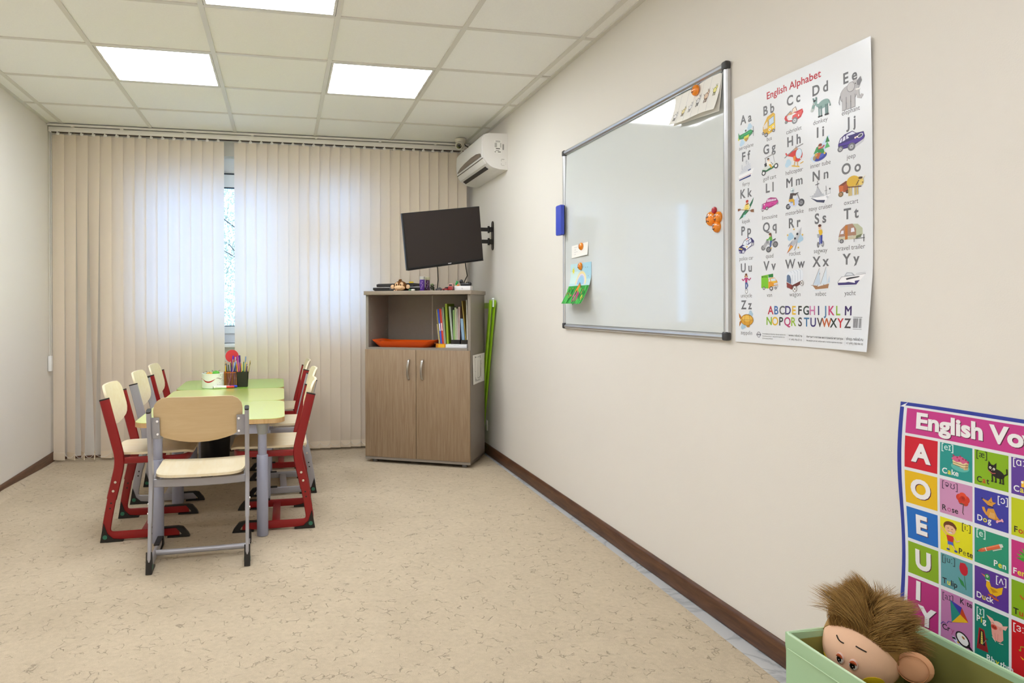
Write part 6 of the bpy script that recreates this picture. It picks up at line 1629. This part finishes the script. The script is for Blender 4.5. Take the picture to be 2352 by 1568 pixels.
for az, el0, el1 in ((-19, 25, 21), (15, 25, 22)):
    q = MB().use(m_eb)
    pts = [on_head(az - 8 + 16 * k / 6, el0 + (el1 - el0) * k / 6 - (2.0 * math.sin(PI * k / 6) if az < 0 else 0), .001) for k in range(7)]
    q.tube(pts, .0014, 6); q.build('eyebrow', doll)
m_ck = mat('yellow_felt', 'EFD02A', .85, spec=.1)
for az in (-46, 38):
    q = MB().use(m_ck)
    rings = []
    for j in range(6):
        f = j / 5
        rings.append([on_head(az + 17 * (1 - f) * math.cos(2 * PI * k / 26), (-24 if az > 0 else -30) + 13 * (1 - f) * math.sin(2 * PI * k / 26), .0006 + .0012 * f) for k in range(26)])
    q.ring([[p_ - p_.normalized() * .003 for p_ in rings[0]]] + rings); q.build('cheek', doll)
q = MB().use(m_skin); q.ball(on_head(0, -22, .004), .014, .012, .011, 18, 12); q.build('nose', doll)
# hair
m_hr = mat('brown_fur', 'A8834A', .55, spec=.3); m_hr2 = mat('light_brown_fur', 'B59156', .55, spec=.3); m_hr3 = mat('dark_fur', '83633A', .6, spec=.2)
q = MB()
q.use(m_hr)
cap = []
for j in range(13):
    row_ = []
    for k in range(40):
        az = 360 * k / 40
        fr = max(0, math.cos(R(az)))
        e0 = -38 + 80 * fr ** .55
        row_.append(on_head(az, e0 + 5 + (83 - e0) * j / 12, .0015))
    cap.append(row_)
q.ring(cap)
rnd = random.Random(5)
def strand(az, el, L, dirv, mtl, wv, wdt=.00050):
    p0 = on_head(az, el, .002); n = p0.normalized()
    pts = []; d = (n * .7 + dirv * .7).normalized(); pos = p0.copy(); seg = L / 6
    for k in range(7):
        pts.append(pos.copy())
        d = (d + dirv * .34 + Vector((rnd.gauss(0, .06) - (.075 * k if el > 40 and dirv.x < .2 else 0) + wv[0] * math.sin(k * 1.3 + wv[2]), rnd.gauss(0, .06) + wv[1] * math.sin(k * 1.3 + wv[2]), rnd.gauss(0, .05) - .04 * k))).normalized()
        pos = pos + d * seg
        e = Vector((pos.x / RX, pos.y / RY, pos.z / RZ))
        if e.length < 1.05: pos = pos * (1.06 / e.length)
    q.use(mtl); q.tube(pts, [wdt, wdt, wdt, wdt * .9, wdt * .7, wdt * .5, .0001], 3, caps=False)
clumps = []
for c_ in range(190):
    az = rnd.uniform(0, 360); fr = max(0, math.cos(R(az)))
    e0 = -34 + 78 * fr ** .55
    el = e0 + (86 - e0) * rnd.random() ** 1.1
    clumps.append((az, el))
for k_ in range(46):                # fringe along the hairline
    az = -100 + 200 * k_ / 45; clumps.append((az, -38 + 80 * max(0, math.cos(R(az))) ** .55 + 4))
for az, el in ((-30, 60), (-24, 66), (-38, 64), (-20, 58), (-45, 58)): clumps.append((az, el))
for ci, (az, el) in enumerate(clumps):
    cow = ci >= len(clumps) - 5
    top = max(0, math.sin(R(el)))
    sx = math.sin(R(az))
    # swept up and back on top, falling to the sides and the back lower down
    if el > 28:
        up = Vector((-.45, .10, 1.0))
        if sx > .35: up = Vector((.62, .30, .62))
        if sx < -.40: up = Vector((.10, .30, .9))
    else:
        up = Vector((sx * .55, 1.0, .25)) if sx < 0 else Vector((sx * .9, .75, .05))
    if cow: up = Vector((-.95, .0, .55))
    dv = (up + Vector((rnd.gauss(0, .22), rnd.gauss(0, .22), rnd.gauss(0, .15)))).normalized()
    L0 = (.046 + .028 * top ** 2 + rnd.uniform(-.012, .018)) * (.7 if sx < -.4 and not cow else 1.0) * (1.25 if cow else 1)
    wv = (rnd.gauss(0, .22), rnd.gauss(0, .16), rnd.uniform(0, 6))
    for s_ in range(58):
        a2, e2 = az + rnd.gauss(0, 7), min(88, el + rnd.gauss(0, 5))
        fr = max(0, math.cos(R(a2)))
        if 52 < abs((a2 + 180) % 360 - 180) < 116 and e2 < 33: continue
        if e2 < -36 + 80 * fr ** .55: continue
        strand(a2, e2, L0 * rnd.uniform(.75, 1.12), dv, (m_hr, m_hr, m_hr2, m_hr3)[rnd.randrange(4)], wv)
o = q.build('hair', doll, fix=False)
# ------------------------------------------------------------------ end
bpy.context.view_layer.update()
